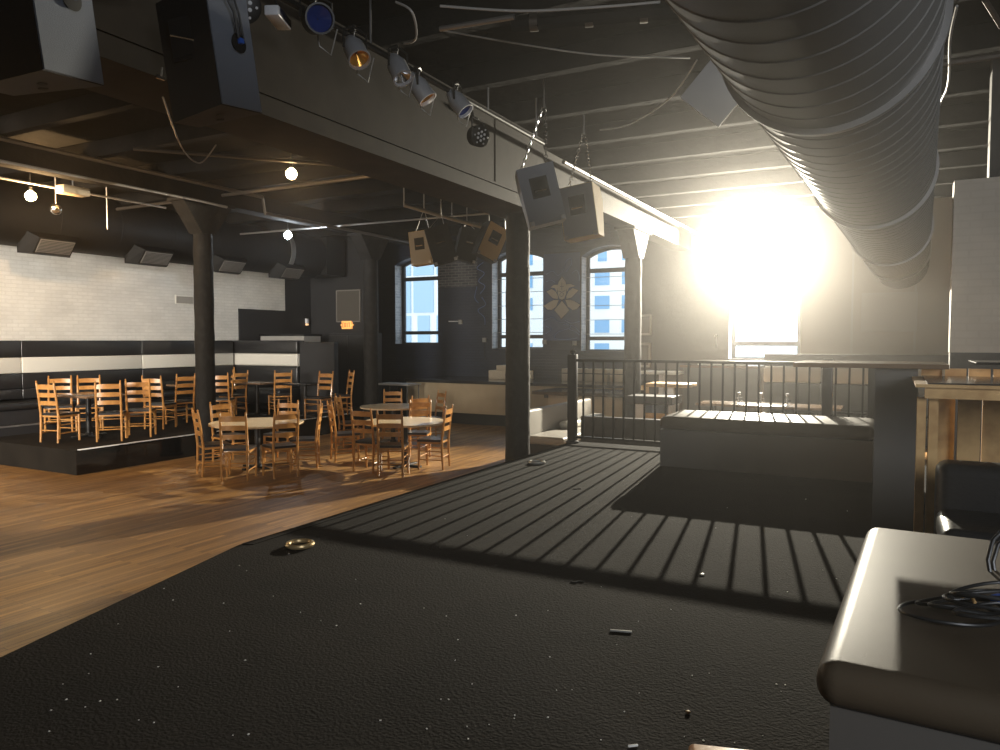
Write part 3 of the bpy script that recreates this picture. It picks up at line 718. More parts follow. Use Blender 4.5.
o = MB().tube([(p.x, YB - .05, p.z - .25), (p.x, YB - .05, p.z + .05)], .02, 8).tube([(p.x, YB - .05, p.z), (p.x, YB - .16, p.z)], .03, 10).build('wall_valve', M['galv']); tag(o, 'small metal pipe valve left of the glaring window', 'valve')

# mural: lotus with swirls
pc = PY(562, 298, YB); cx, cz = pc.x, pc.z
mur = empty('lotus_mural', (cx, YB, cz), 0, 'beige lotus flower painted on a blue ground between the second and third windows', 'mural')
MB().bb((-.52, -.006, -1.1), (.50, -.0005, 1.15)).build('blue_ground', M['mblue'], mur, smooth=False)
s_ = 1.02 / 265.0
def L2(p): return ((p[0] - 226) * s_, (412 - p[1]) * s_)
petals = [[(226, 270), (252, 300), (262, 340), (258, 385), (244, 418), (226, 425), (208, 418), (196, 385), (192, 340), (202, 300)],
          [(226, 430), (262, 470), (282, 495), (240, 535), (222, 552), (205, 530), (170, 492), (195, 465)],
          [(204, 424), (185, 470), (150, 492), (120, 488), (92, 462), (130, 440), (165, 424)], [(250, 424), (268, 470), (305, 495), (335, 488), (360, 462), (325, 440), (290, 424)],
          [(196, 420), (160, 412), (135, 390), (112, 365), (150, 348), (182, 368), (198, 400)], [(258, 420), (294, 412), (318, 390), (345, 365), (305, 346), (274, 368), (258, 400)],
          [(190, 375), (175, 345), (142, 340), (165, 322), (196, 322)], [(263, 375), (278, 345), (322, 335), (290, 320), (258, 322)]]
for P in petals:
    c0 = (sum(p[0] for p in P) / len(P), sum(p[1] for p in P) / len(P))
    def emb(P, sc, y): return [((lambda q: (q[0], y, q[1]))(L2((c0[0] + (p[0] - c0[0]) * sc, c0[1] + (p[1] - c0[1]) * sc)))) for p in P]
    MB().prism(emb(P, 1.06, -.006), (0, -.003, 0)).build('petal_outline', M['lotusk'], mur, smooth=False)
    MB().prism(emb(P, .97, -.010), (0, -.003, 0)).build('petal', M['lotus'], mur, smooth=False)
def flat_curve(pts, wd_, y=-.010, closed=False):
    P = []; n = len(pts)
    for i in range(n - 1):   # Catmull-Rom
        p0, p1, p2, p3 = (Vector(pts[max(i - 1, 0)]), Vector(pts[i]), Vector(pts[i + 1]), Vector(pts[min(i + 2, n - 1)]))
        for k in range(6):
            t = k / 6; P.append(.5 * ((2 * p1) + (p2 - p0) * t + (2 * p0 - 5 * p1 + 4 * p2 - p3) * t * t + (3 * p1 - p0 - 3 * p2 + p3) * t ** 3))
    P.append(Vector(pts[-1]))
    return MB().tube([(q.x, y, q.y) for q in P], wd_, 5)
flat_curve([L2(q) for q in [(212, 335), (240, 335)]], .006, -.014).build('script_line', M['lotusk'], mur)
flat_curve([L2(q) for q in [(226, 310), (226, 360)]], .006, -.014).build('script_line', M['lotusk'], mur)
flat_curve([L2(q) for q in [(198, 365), (222, 372), (210, 392), (226, 402), (240, 385), (226, 375), (252, 362)]], .006, -.014).build('script_line', M['lotusk'], mur)
for pts in ([(110, 250), (160, 230), (200, 260), (240, 220), (255, 170), (290, 150), (295, 190), (255, 240)], [(110, 300), (150, 290), (180, 310)], [(300, 250), (330, 230), (350, 260), (352, 300)],
            [(100, 560), (160, 540), (200, 570), (260, 580), (290, 610), (200, 640), (175, 680), (250, 690), (340, 680)], [(250, 560), (300, 580), (355, 570)], [(240, 590), (310, 600), (355, 640)], [(110, 600), (150, 620), (110, 650)],
            [(280, 620), (330, 640), (355, 660)]):
    flat_curve([L2(q) for q in pts], .010, -.018).build('swirl', M['mline'], mur)
for P in ([(486, 268), (480, 280), (488, 288), (484, 300), (478, 312), (488, 322)], [(484, 330), (480, 318), (487, 308)]):
    pass
sw = PY(482, 290, YB)
m2 = empty('swirl_mural', (sw.x, YB, sw.z), 0, 'faint blue painted swirls left of the second window', 'mural')
for pts in ([(.05, .75), (-.15, .6), (.08, .45), (-.1, .25), (.1, .1), (-.05, -.1)], [(.0, -.2), (.12, -.4), (-.12, -.55), (.08, -.75), (.1, -.95)], [(-.15, .1), (-.22, -.2), (-.1, -.35)]):
    flat_curve(pts, .010, -.0125).build('swirl', M['mline'], m2)

# ------------------------------------------------------------------ ducts
def ring_duct(x, z, y0, y1, r, m, name, label, step, rimm):
    C = empty(name, (x, y0, z), 0, label, 'duct')
    RX = Matrix.Rotation(R(-90), 4, 'X')
    prof = []; n = int((y1 - y0) / step)
    for i in range(n + 1):
        y = i * step
        prof += [(r, y + .012), (r + .004, y + .016), (r + .004, y + .022), (r, y + .026)]
    prof.append((r, y1 - y0))
    MB().lathe(prof, 56, RX).build('duct_shell', m, C)
    return C
BD = ring_duct(-.42, 3.27, -2.5, 13.2, .385, M['duct'], 'spiral_duct', 'huge grey spiral duct hanging over the right side', .16, M['galv'])
BD.rotation_euler = (0, 0, R(-1.7))
for yy in (5.6, 8.4, 11.4, 13.6):
    MB().lathe([(.386, yy), (.408, yy), (.408, yy + .03), (.386, yy + .03)], 56, Matrix.Rotation(R(-90), 4, 'X')).build('flange_ring', M['galv'], BD)
for yy in (4.5, 8.0, 12.0):
    for s in (-.3, .3):
        MB().tube([(s, yy, .25), (s, yy, 1.72)], .008, 6).build('hanger_rod', M['galv'], BD)
# square tapered take-off at the left of the duct
p = PZ(715, 92, 3.9)
p = PX(716, 92, -1.2)
C = empty('square_diffuser', p, PHI - R(14), 'square grey diffuser plate beside the left flank of the big spiral duct', 'diffuser')
MB().box((0, 0, 0), (.36, .03, .36), Matrix.Rotation(R(40), 4, 'Y')).build('diffuser_plate', M['galv'], C, smooth=False)
MB().prism([(-.06, .016, -.06), (.06, .016, -.06), (.06, .016, .06), (-.06, .016, .06)], (.0, .3, 0)).build('diffuser_neck', M['duct'], C, smooth=False)
MB().tube([(0, .25, .05), (0, .25, ZC - p.z)], .01, 6).build('hanger_rod', M['galv'], C)

LD = ring_duct(-13.95, 4.32, 1.0, 15.3, .56, M['ductk'], 'wall_duct', 'long black round duct along the top of the white brick wall', 1.2, M['galv'])
MB().lathe([(.562, 13.0), (.585, 13.0), (.585, 13.14), (.562, 13.14)], 48, Matrix.Rotation(R(-90), 4, 'X')).build('bright_band', M['galv'], LD)
MB().bb((-.45, 14.31, -.5), (.55, 15.05, .5)).build('duct_end_box', M['ductk'], LD, smooth=False)
for k, (px, py) in enumerate(((50, 244), (153, 257), (230, 265), (291, 271))):
    p = PX(px, py, -13.35)
    q = empty('duct_outlet', (-13.50, p.y + .15, 3.83), 0, ['black slanted air outlet on the wall duct, nearest us', 'black slanted air outlet on the wall duct, second from the left', 'black slanted air outlet on the wall duct just right of the left column', 'black slanted air outlet on the wall duct, farthest away'][k], 'vent')
    pf = [(-.28, .10), (-.02, .18), (.17, .06), (-.05, -.20), (-.28, -.20)]
    hood = MB(); A_ = [(x, -.48, z) for x, z in pf]; B_ = [(x, .48, z) for x, z in pf]
    A_[2] = (.17, -.34, .06); A_[3] = (-.05, -.34, -.20); B_[2] = (.17, .34, .06); B_[3] = (-.05, .34, -.20)
    va = [hood.bm.verts.new(v) for v in A_]; vb = [hood.bm.verts.new(v) for v in B_]
    hood.bm.faces.new(va); hood.bm.faces.new(vb[::-1])
    for i in range(5): hood.bm.faces.new((va[i], va[(i + 1) % 5], vb[(i + 1) % 5], vb[i]))
    hood.build('outlet_hood', M['ductk'], q, smooth=False)
    sl = Matrix.Translation((.065, 0, -.077)) @ Matrix.Rotation(math.atan2(.22, .26), 4, 'Y')
    MB().bb((-.005, -.31, -.145), (.006, .31, .145)).build('grille_back', M['grille'], q, smooth=False, mtx=sl)
    g2 = MB()
    for i in range(9): g2.bb((.006, -.30, -.135 + i * .031), (.014, .30, -.127 + i * .031))
    g2.build('grille_slats', M['steel'], q, smooth=False, mtx=sl)

# ------------------------------------------------------------------ loudspeakers
def cabinet(loc, w_, h, d, yaw, roll_, pitch_, label, fm, bm_, chains=None, name='hanging_speaker', handle='front', cham=.16):
    """front (wide) face at local -Y. Empty at the cabinet centre."""
    C = empty(name, loc, 0, label, 'loudspeaker'); 
    rot = Matrix.Rotation(yaw, 4, 'Z') @ Matrix.Rotation(roll_, 4, 'Y') @ Matrix.Rotation(pitch_, 4, 'X')
    # side profile with chamfered lower back, extruded along X: monitor wedge
    pr = [(-d / 2, -h / 2), (-d / 2, h / 2), (d / 2 - cham * .4, h / 2), (d / 2, h / 2 - cham), (d / 2 - cham, -h / 2)]
    mb = MB().prism([(-w_ / 2, y, z) for y, z in pr], (w_, 0, 0)); mb.build('cabinet_body', bm_, C, smooth=False, mtx=rot)
    MB().bb((-w_ / 2 + .008, -d / 2 - .006, -h / 2 + .008), (w_ / 2 - .008, -d / 2, h / 2 - .008)).build('face_panel', fm, C, smooth=False, mtx=rot)
    yy = -d / 2 - .006; hz = h * .12
    MB().bb((-.095, yy - .004, hz - .11), (.095, yy, hz + .11), .003).build('handle_plate', M['pab'], C, smooth=False, mtx=rot)
    MB().bb((-.075, yy - .006, hz - .09), (.075, yy - .004, hz + .09)).build('handle_recess', M['dk'], C, smooth=False, mtx=rot)
    MB().tube([(-.065, yy - .012, hz - .035), (.065, yy - .012, hz - .035)], .018, 8).build('handle_bar', M['chrome'], C, mtx=rot)
    for s in (-1, 1):
        MB().box((s * w_ * .42, -d / 2, -h * .46), (.05, .03, .05), bev=.005).build('corner_guard', M['galv'], C, mtx=rot)
    if chains:
        top, links = chains
        for s in (-1, 1):
            a = rot @ Vector((s * w_ * .36, 0, h / 2)); b_ = Vector(top) - Vector(loc) + Vector((s * .015, 0, 0)); D = b_ - a
            if links:
                n = max(4, int(D.length / .042)); mb = MB()
                for i in range(n):
                    ctr = a + D * ((i + .5) / n); q = D.to_track_quat('Z', 'Y').to_matrix().to_4x4()
                    tw = Matrix.Rotation(R(90 * (i % 2)), 4, 'Z')
                    ln = D.length / n * .68; wd = .014
                    pts = [Matrix.Translation(ctr) @ q @ tw @ Vector(v) for v in ((wd, 0, -ln * .6), (wd, 0, ln * .6), (0, 0, ln), (-wd, 0, ln * .6), (-wd, 0, -ln * .6), (0, 0, -ln))]
                    mb.tube(pts, .0042, 5, closed=True)
                mb.build('chain', M['chrome'], C)
            else: MB().tube([a, b_], .006, 6).build('hanging_cable', M['galv'], C)
        MB().tube([Vector(top) - Vector(loc), Vector((top[0], top[1], ZC - .003)) - Vector(loc)], .010, 8).build('ceiling_hook', M['galv'], C)
    return C
def camyaw(p): return math.atan2(-p[0], p[1])
p = PX(540, 198, -3.45); t = PX(543, 104, -3.5); t.z = min(t.z, 4.72)
cabinet(p, .40, .62, .42, camyaw(p) + R(4), R(-14), R(0), 'grey loudspeaker cabinet hanging on chains left of the pair before the beam end', M['pa'], M['pa'], (PX(544, 108, p.x), True))
p = PX(583, 214, -3.35)
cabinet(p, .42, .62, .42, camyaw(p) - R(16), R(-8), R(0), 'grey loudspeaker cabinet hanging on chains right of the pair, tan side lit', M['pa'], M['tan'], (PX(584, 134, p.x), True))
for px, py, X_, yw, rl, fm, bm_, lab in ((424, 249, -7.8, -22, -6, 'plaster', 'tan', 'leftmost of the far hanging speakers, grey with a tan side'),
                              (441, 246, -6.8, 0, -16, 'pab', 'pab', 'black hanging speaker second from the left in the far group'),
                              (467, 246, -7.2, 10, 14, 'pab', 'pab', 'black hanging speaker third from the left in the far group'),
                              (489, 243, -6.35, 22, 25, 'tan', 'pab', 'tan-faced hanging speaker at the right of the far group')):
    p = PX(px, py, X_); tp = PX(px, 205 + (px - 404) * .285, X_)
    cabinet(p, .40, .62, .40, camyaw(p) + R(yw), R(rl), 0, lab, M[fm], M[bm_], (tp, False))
q1, q2, q3 = PX(404, 205, -7.7), PX(452, 219, -7.25), PX(505, 233, -6.4)
o = empty('hanging_pipe', q1)
MB().tube([(0, 0, 0), q2 - q1, q3 - q1], .035, 10).build('pipe_run', M['galv'], o)
for q in (q1, q2, q3): MB().tube([q - q1, Vector((q.x, q.y, ZC)) - q1], .012, 6).build('hanger_rod', M['galv'], o)
tag(o, 'grey steel pipe carrying the far group of speakers', 'pipe')

# big loudspeakers hung at the boxed beam, upper left
def big_cab(name, pts_front, label, depth_vec, side_m, front_m):
    pass
def big_speaker(loc, w_, h, d, yaw, pitch_, roll_, label):
    C = empty('big_loudspeaker', loc, 0, label, 'loudspeaker')
    rot = Matrix.Rotation(yaw, 4, 'Z') @ Matrix.Rotation(roll_, 4, 'Y') @ Matrix.Rotation(pitch_, 4, 'X')
    # trapezoid plan (wide front -Y, narrow rear), seen from below; back face = connector plate
    pl = [(-w_ / 2, -d / 2), (w_ / 2, -d / 2), (w_ / 2 * .62, d / 2), (-w_ / 2 * .62, d / 2)]
    MB().prism([(x, y, -h / 2) for x, y in pl], (0, 0, h)).build('cabinet_body', M['pab'], C, smooth=False, mtx=rot)
    MB().bb((-w_ / 2 + .005, -d / 2 - .008, -h / 2 + .005), (w_ / 2 - .005, -d / 2, h / 2 - .005)).build('cool_lit_panel', M['pa'], C, smooth=False, mtx=rot)  # front paler than the black body, window light put into its colour
    MB().lathe([(.045, 0), (.055, .012), (.03, .014)], 18, rot @ Matrix.Translation((.03, -d / 2 - .008, .03)) @ Matrix.Rotation(R(90), 4, 'X')).build('connector_dish', M['dk'], C)
    MB().box((.035, -d / 2 - .03, .04), (.03, .03, .03), bev=.004).build('blue_connector', M['bluep'], C, mtx=rot)
    for s in (-.02, .02):
        MB().tube([(s + .03, -d / 2 - .04, .05), (s + .0, -d / 2 - .06, .18), (s * 2 - .05, -d / 2 - .05, .32), (s * 2 - .05, -d / 2 - .03, h / 2 + .2)], .007, 6).build('speaker_cable', M['cable'], C, mtx=rot)
    e = -w_ / 2 * .81
    # handle on the left side
    sd = rot @ Matrix.Translation((e, 0, .08)) @ Matrix.Rotation(math.atan2(w_ / 2 * .38, d), 4, 'Z')
    MB().bb((-.012, -.10, -.12), (.0, .10, .12), .003).build('handle_plate', M['pab'], C, smooth=False, mtx=sd)
    MB().bb((-.016, -.085, -.10), (-.012, .085, .10)).build('handle_recess', M['dk'], C, smooth=False, mtx=sd)
    MB().tube([(-.02, -.08, -.03), (-.02, .08, .03)], .009, 8).build('handle_bar', M['chrome'], C, mtx=sd)
    for x_, y_ in ((.0, -.05), (.07, .02)):
        MB().lathe([(.022, -.003), (.022, .006)], 14, rot @ Matrix.Translation((x_, y_, -h / 2))).build('rubber_foot', M['dk'], C)
    MB().tube([(0, 0, h / 2), (0, 0, h / 2 + .5)], .012, 8).build('hanging_rod', M['galv'], C, mtx=rot)
    return C
p = PX(205, 58, -3.62); big_speaker((p.x, p.y, p.z), .31, .68, .46, camyaw(p) + R(42), R(-4), R(-6), 'grey-black loudspeaker with blue connector hung from the boxed beam at upper left')
p = PX(22, 12, -3.45); big_speaker((p.x, p.y, p.z), .33, .62, .46, camyaw(p) + R(42), R(-2), R(-7), 'black loudspeaker cut by the top left edge of the view')

# ------------------------------------------------------------------ stage lamps on the lighting bar
bar = empty('lighting_bar', (-3.88, 4.0, 4.5), 0, 'black pipe with stage lamps running beside the boxed beam', 'pipe')
MB().tube([(0, -3, 0), (0, 4.4, 0)], .026, 10).build('bar_pipe', M['steel'], bar)
for y in (-1, 1, 3, 4.2): MB().tube([(0, y, 0), (0, y, .49)], .01, 6).build('hanger_rod', M['galv'], bar)
def par_can(px, py, aim, label, hm, lens, L_=.26, r=.085):
    p = PX(px, py, -3.80)
    C = empty('stage_lamp', p, 0, label, 'stage lamp')
    D = Vector(aim).normalized(); rot = D.to_track_quat('Z', 'X').to_matrix().to_4x4()
    MB().lathe([(.02, -L_ / 2 - .03), (r * .55, -L_ / 2), (r * .80, -L_ / 2 + .06), (r, -L_ / 2 + .10), (r, L_ / 2 - .02), (r * 1.06, L_ / 2 - .02), (r * 1.06, L_ / 2), (r * .93, L_ / 2), (r * .90, L_ / 2 - .03)], 24, rot, caps=False).build('lamp_housing', hm, C)
    MB().lathe([(.005, L_ / 2 - .09), (r * .5, L_ / 2 - .06), (r * .90, L_ / 2 - .03)], 24, rot, caps=False).build('reflector', lens, C)
    up = Vector((0, 0, 1)); side = D.cross(up).normalized()
    top = up * (4.5 - p.z)
    MB().tube([side * r * 1.15, side * r * 1.15 + up * .14, up * .17 + side * .02, up * .17 - side * .02, -side * r * 1.15 + up * .14, -side * r * 1.15], .009, 6).build('yoke', M['steel'], C)
    MB().box((-.03, 0, .17), (.06, .03, .05), bev=.004).build('clamp', M['steel'], C)
    MB().tube([(0, 0, .17), (-.05, .04, .05), (-.06, .1, -.14), (0, .16, -.2), (.03, .2, .0)], .005, 6).build('lamp_cable', M['cablew'], C)
    return C
par_can(355, 50, (.55, -.25, -.75), 'bright metal stage lamp with amber glow, second from left on the bar', M['alu'], M['amber'])
par_can(398, 68, (.5, -.15, -.8), 'bright metal stage lamp with clear lens, middle of the bar', M['alu'], M['chrome'])
par_can(420, 88, (.5, .2, -.8), 'bright metal stage lamp with amber inside, right of the clear one', M['alu'], M['amber'])
par_can(458, 102, (.6, .1, -.75), 'bright metal stage lamp with dark lens, farthest on the bar', M['alu'], M['bluelens'])
par_can(316, 20, (.8, -.6, -.3), 'black stage lamp with deep blue lens at the left of the bar', M['steel'], M['bluelens'], L_=.3, r=.10)
def led_par(px, py, aim, label):
    p = PX(px, py, -3.80); C = empty('led_lamp', p, 0, label, 'stage lamp')
    D = Vector(aim).normalized(); rot = D.to_track_quat('Z', 'X').to_matrix().to_4x4()
    MB().lathe([(.05, -.09), (.10, -.06), (.11, .05), (.10, .055)], 24, rot).build('lamp_housing', M['steel'], C)
    mb = MB()
    for k in range(7):
        a = k * math.pi / 3; rr = 0 if k == 6 else .042
        mb.lathe([(.013, .055), (.013, .062), (.006, .066)], 10, rot @ Matrix.Translation((rr * math.cos(a), rr * math.sin(a), 0)))
        if k < 6: mb.lathe([(.009, .055), (.009, .062), (.004, .066)], 8, rot @ Matrix.Translation((.078 * math.cos(a + .5), .078 * math.sin(a + .5), 0)))
    mb.build('led_lenses', M['whiteplastic'], C)
    MB().tube([(0, .12, 0), (0, .12, .16), (0, -.12, .16), (0, -.12, 0)], .008, 6).build('yoke', M['steel'], C)
    MB().tube([(0, 0, .16), (-.06, 0, .2), (-.08, 0, 4.5 - p.z)], .016, 8).build('clamp', M['steel'], C)
led_par(478, 136, (.75, -.35, -.2), 'black multi-lens lamp at the far end of the lighting bar')
led_par(243, 6, (.75, -.55, -.3), 'black multi-lens lamp right of the big loudspeaker at the top')
p = PX(278, 18, -3.8); C = empty('flood_lamp', p, R(25), 'small white rectangular flood lamp left of the blue lens lamp', 'stage lamp')
MB().box((0, 0, 0), (.10, .26, .07), bev=.012).build('lamp_housing', M['whiteplastic'], C); MB().box((.052, 0, 0), (.006, .22, .05)).build('lamp_glass', M['chrome'], C); MB().tube([(0, 0, .03), (-.03, 0, .2)], .008, 6).build('bracket', M['steel'], C)

# ------------------------------------------------------------------ bulbs, pipes, cables under the ceiling
def bulb(loc, label, m):
    C = empty('bare_bulb', loc, 0, label, 'bulb')
    MB().lathe([(.01, -.125), (.055, -.105), (.080, -.055), (.070, -.01), (.026, .035)], 16).build('bulb_glass', m, C)
    MB().lathe([(.026, .035), (.026, .09), (.012, .10)], 12).build('bulb_socket', M['steel'], C)
    MB().tube([(0, 0, .10), (0, 0, ZC - .005 - loc[2])], .006, 6).build('bulb_cord', M['cable'], C)
bulb((-7.74, 8.11, 4.52), 'glowing warm bulb under the ceiling beyond the boxed beam', M['bulb_w'])
bulb((-11.74, 6.72, 4.33), 'glowing warm bulb at the far left under the ceiling', M['bulb_w'])
bulb((-11.18, 11.59, 4.30), 'glowing cool white bulb near the wall duct', M['bulb_c'])
def pipe(pts, r, m, label, name='ceiling_pipe', cat='pipe'):
    o = MB().tube(pts, r, 8).build(name, m); return tag(o, label, cat)
pipe([(-10.3, YF + .5, 4.40), (-10.3, 8.6, 4.40), (-10.28, 9.2, 4.38)], .022, M['galv'], 'thin pale conduit along the lower side of the left girder', 'ceiling_conduit')
pipe([(-10.25, YF + .5, 4.68), (-10.25, 10.0, 4.68), (-10.25, 10.05, 4.40), (-10.22, 16.5, 4.40)], .032, M['pipe'], 'brownish sprinkler pipe along the left girder with a drop')
pipe([(-11.6, 2.0, 4.45), (-11.6, 9.0, 4.45)], .018, M['cablew'], 'pale conduit feeding the far left bulb', 'ceiling_conduit')
pipe([(-13.4, 9.3, 4.62), (-6.2, 9.3, 4.62)], .03, M['pipe'], 'dark pipe crossing the ceiling above the left column')
pipe([(-13.0, 12.0, 4.45), (-5.4, 12.3, 4.45)], .02, M['galv'], 'thin grey rod crossing near the cool bulb', 'ceiling_conduit')
pipe([(-9.0, 6.5, 4.62), (-6.0, 9.8, 4.62), (-5.3, 12.0, 4.6)], .025, M['pipe'], 'brownish pipe lit by the warm bulb')
p1 = PZ(440, 29, 4.6); p2 = PZ(514, 17, 4.6); pipe([p1, p2], .022, M['galv'], 'short pale pipe under the ceiling above the stage lamps')
pipe([(-3.95, 9.2, 4.45), (-3.95, YB - .1, 4.45)], .028, M['galv'], 'bright conduit catching the glare along the girder', 'ceiling_conduit')
pipe([(-1.5, 7.6, 4.5), (1.9, 7.7, 4.5)], .03, M['pipe'], 'dark pipe crossing over the big spiral duct')
def cable(pix, z, r, m, label):
    pts = [PZ(x, y, z + dz) for x, y, dz in pix]
    P = []; n = len(pts)
    for i in range(n - 1):
        p0, p1, p2, p3 = pts[max(i - 1, 0)], pts[i], pts[i + 1], pts[min(i + 2, n - 1)]
        for k in range(6):
            t = k / 6; P.append(.5 * ((2 * p1) + (p2 - p0) * t + (2 * p0 - 5 * p1 + 4 * p2 - p3) * t * t + (3 * p1 - p0 - 3 * p2 + p3) * t ** 3))
    P.append(pts[-1]); o = MB().tube(P, r, 6).build('ceiling_cable', m); return tag(o, label, 'cable')
cable([(440, 30, .05), (520, 44, .0), (600, 55, 0), (690, 58, .05)], 4.62, .007, M['cablew'], 'pale cable sagging across the ceiling to the spiral duct')
cable([(440, 6, .05), (520, 11, .0), (600, 7, 0), (660, 2, .05)], 4.62, .010, M['cablew'], 'pale cable at the very top of the view')
cable([(697, 60, .05), (670, 98, 0), (630, 124, 0), (600, 130, .05)], 4.60, .008, M['cablew'], 'pale cable curving down left of the square diffuser')
cable([(396, 2, .05), (412, 12, -.05), (416, 38, -.15), (404, 44, -.12)], 4.5, .009, M['cablew'], 'curled pale cable end hanging above the lamps')
cable([(163, 97, .0), (182, 148, -.1), (200, 163, -.12), (216, 145, -.02)], 3.7, .006, M['cablew'], 'thin looped cable hanging below the big loudspeaker')
cable([(897, 2, .1), (905, 60, .05), (890, 130, .0)], 4.2, .008, M['cablew'], 'long pale cable falling right of the spiral duct')
cable([(957, 6, .1), (950, 40, .05), (948, 85, .0), (935, 125, 0), (930, 200, 0)], 4.3, .010, M['cablew'], 'dim cable hanging against the dark upper right')
cable([(905, 145, .1), (908, 165, .0), (895, 195, .0)], 4.1, .008, M['cablew'], 'short bright cable arc right of the glare')
cable([(985, 0, .1), (1010, 40, 0)], 4.3, .02, M['pipe'], 'dark rod at the top right corner')
p = PX(158, 78, -4.14)
C = empty('cable_hook', p, 0, 'bright small hook clip on the boxed beam left of the big loudspeaker', 'hook')
MB().tube([(0, 0, 0), (.03, 0, .01), (.04, .0, .06)], .008, 6).build('hook_wire', M['chrome'], C); MB().box((.02, 0, 0), (.02, .06, .02)).build('hook_plate', M['chrome'], C)
pipe([PZ(512, 24, 4.62), PZ(590, 17, 4.62), PZ(705, 8, 4.62)], .065, M['ceil'], 'thick dark wrapped pipe under the ceiling at the top centre')
for px in (530, 585, 640):
    p = PZ(px, 24 - (px - 512) * .08, 4.62); q = PZ(px + 8, 24 - (px - 504) * .08, 4.62)
    o = MB().tube([p, q], .07, 12).build('pipe_clamp', M['pipe']); tag(o, {530: 'metal band round the thick wrapped pipe, left', 585: 'metal band round the thick wrapped pipe, middle', 640: 'metal band round the thick wrapped pipe, right'}[px], 'clamp')
p = PX(184, 300, XL); o = empty('wall_vent_cover', p, 0, 'small flush rectangular cover on the white brick wall left of the column', 'cover')
MB().box((.012, 0, 0), (.02, .50, .20), bev=.004).build('cover_plate', M['cream'], o); MB().box((.024, 0, 0), (.004, .46, .16)).build('cover_inset', M['plaster'], o)
# emergency box and mirror ball near the left bulb
p = PX(73, 191, -11.3); C = empty('junction_box', p, 0, 'tan junction box under the ceiling between the left bulb and column', 'box')
MB().box((0, 0, 0), (.22, .42, .12), bev=.01).build('box_body', M['ply'], C); MB().tube([(0, 0, .06), (0, 0, ZC - p.z - .005)], .012, 8).build('hanger_rod', M['galv'], C)
p = PX(56, 209, -11.8); C = empty('mirror_globe', p, 0, 'small silver globe hanging below the ceiling at far left', 'globe')
MB().lathe([(.005, -.09), (.045, -.078), (.078, -.045), (.09, 0), (.078, .045), (.045, .078), (.005, .09)], 20).build('globe_ball', M['chrome'], C); MB().tube([(0, 0, .09), (0, 0, ZC - p.z - .005)], .008, 6).build('globe_rod', M['galv'], C)
p = PX(318, 214, -9.6)
for k, (px, py) in enumerate(((107, 190),)):
    q = PX(px, py + 20, -11.8); o = MB().tube([(q.x, q.y, 3.95 + k * .05), (q.x, q.y, 4.99)], .010, 6).build('hanger_rod', M['galv']); tag(o, 'thin hanger rod by the wall duct left of the left column', 'rod')

# ------------------------------------------------------------------ small things on the stage
def floor_ring(px, py, r, m, label):
    p = PZ(px, py, SZ)
    C = empty('floor_ring', (p.x, p.y, SZ), 0, label, 'ring')
    n = 28; MB().tube([(r * math.cos(2 * math.pi * k / n), r * math.sin(2 * math.pi * k / n), .014) for k in range(n)], .014, 8, closed=True).build('ring_rim', m, C)
    MB().lathe([(r * .8, 0.001), (r * .8, .004)], 24).build('ring_socket', M['dk'], C)
floor_ring(300, 546.5, .066, M['brass'], 'brass ring lying on the black stage near its cut corner')
floor_ring(537, 463.5, .066, M['nickel'], 'pale metal ring on the stage near the thick column')
fl = MB()
for k in range(110):
    px = rnd.uniform(30, 860); py = rnd.uniform(470, 745)
    p = PZ(px, py, SZ)
    if p.x < -3.0 or p.y > 7.5 or p.x > 4 or (p.x > -.2 and p.y < 3.2) or (p.y<1.6 and p.x<-2.7): continue
    s = rnd.uniform(.001, .0032) * (1 + p.length / 5)
    fl.box((p.x, p.y, SZ + .001), (s * 1.4, s, .0015), rnd.uniform(0, 3))
o = fl.build('floor_lint', M['paper'], smooth=False); tag(o, 'tiny pale lint specks scattered on the black carpet', 'lint', kind='stuff')
for px, py, w_, d_, rz, m, lab in ((621, 632, .085, .010, -.2, 'paper', 'thin white paper scrap on the carpet in the middle foreground'), (688, 713, .012, .012, .4, 'pine', 'tiny tan crumb on the carpet right of the bottom centre'),
                              (633, 747, .03, .006, .2, 'paper', 'small white splinter at the bottom edge'), (702, 575, .018, .018, .3, 'whiteplastic', 'small pale bead between the bar shadows')):
    p = PZ(px, py, SZ); o = MB().box((0, 0, .004), (w_, d_, .006), bev=.002).build('paper_scrap', M[m]); o.location = (p.x, p.y, SZ); o.rotation_euler = (0, 0, rz + PHI); tag(o, lab, 'scrap')
for px, py, lab in ((577, 489, 'dark scuff of torn carpet on the middle of the stage'), (577, 582, 'dark torn carpet thread at the rail shadow')):
    p = PZ(px, py, SZ); o = flat_curve([(-.03, 0), (-.01, .012), (.01, -.006), (.03, .008)], .003, 0).build('carpet_thread', M['dk'])
    o.rotation_euler = (R(90), 0, PHI); o.location = (p.x, p.y, SZ + .003); tag(o, lab, 'thread')
# corner of a varnished wood piece at the bottom edge
p = PZ(712, 748, 1.35)
C = empty('wooden_stool', (p.x + .17, p.y - .13, SZ), PHI + R(-12), 'honey wood stool whose seat corner shows at the bottom edge', 'stool')
MB().bb((-.17, -.17, .40), (.17, .17, .43), .012, 3).build('stool_seat', M['wood'], C)
for sx_ in (-.13, .13):
    for sy_ in (-.13, .13): MB().tube([(sx_, sy_, 0), (sx_, sy_, .40)], .016, 8).build('leg', M['wood'], C)

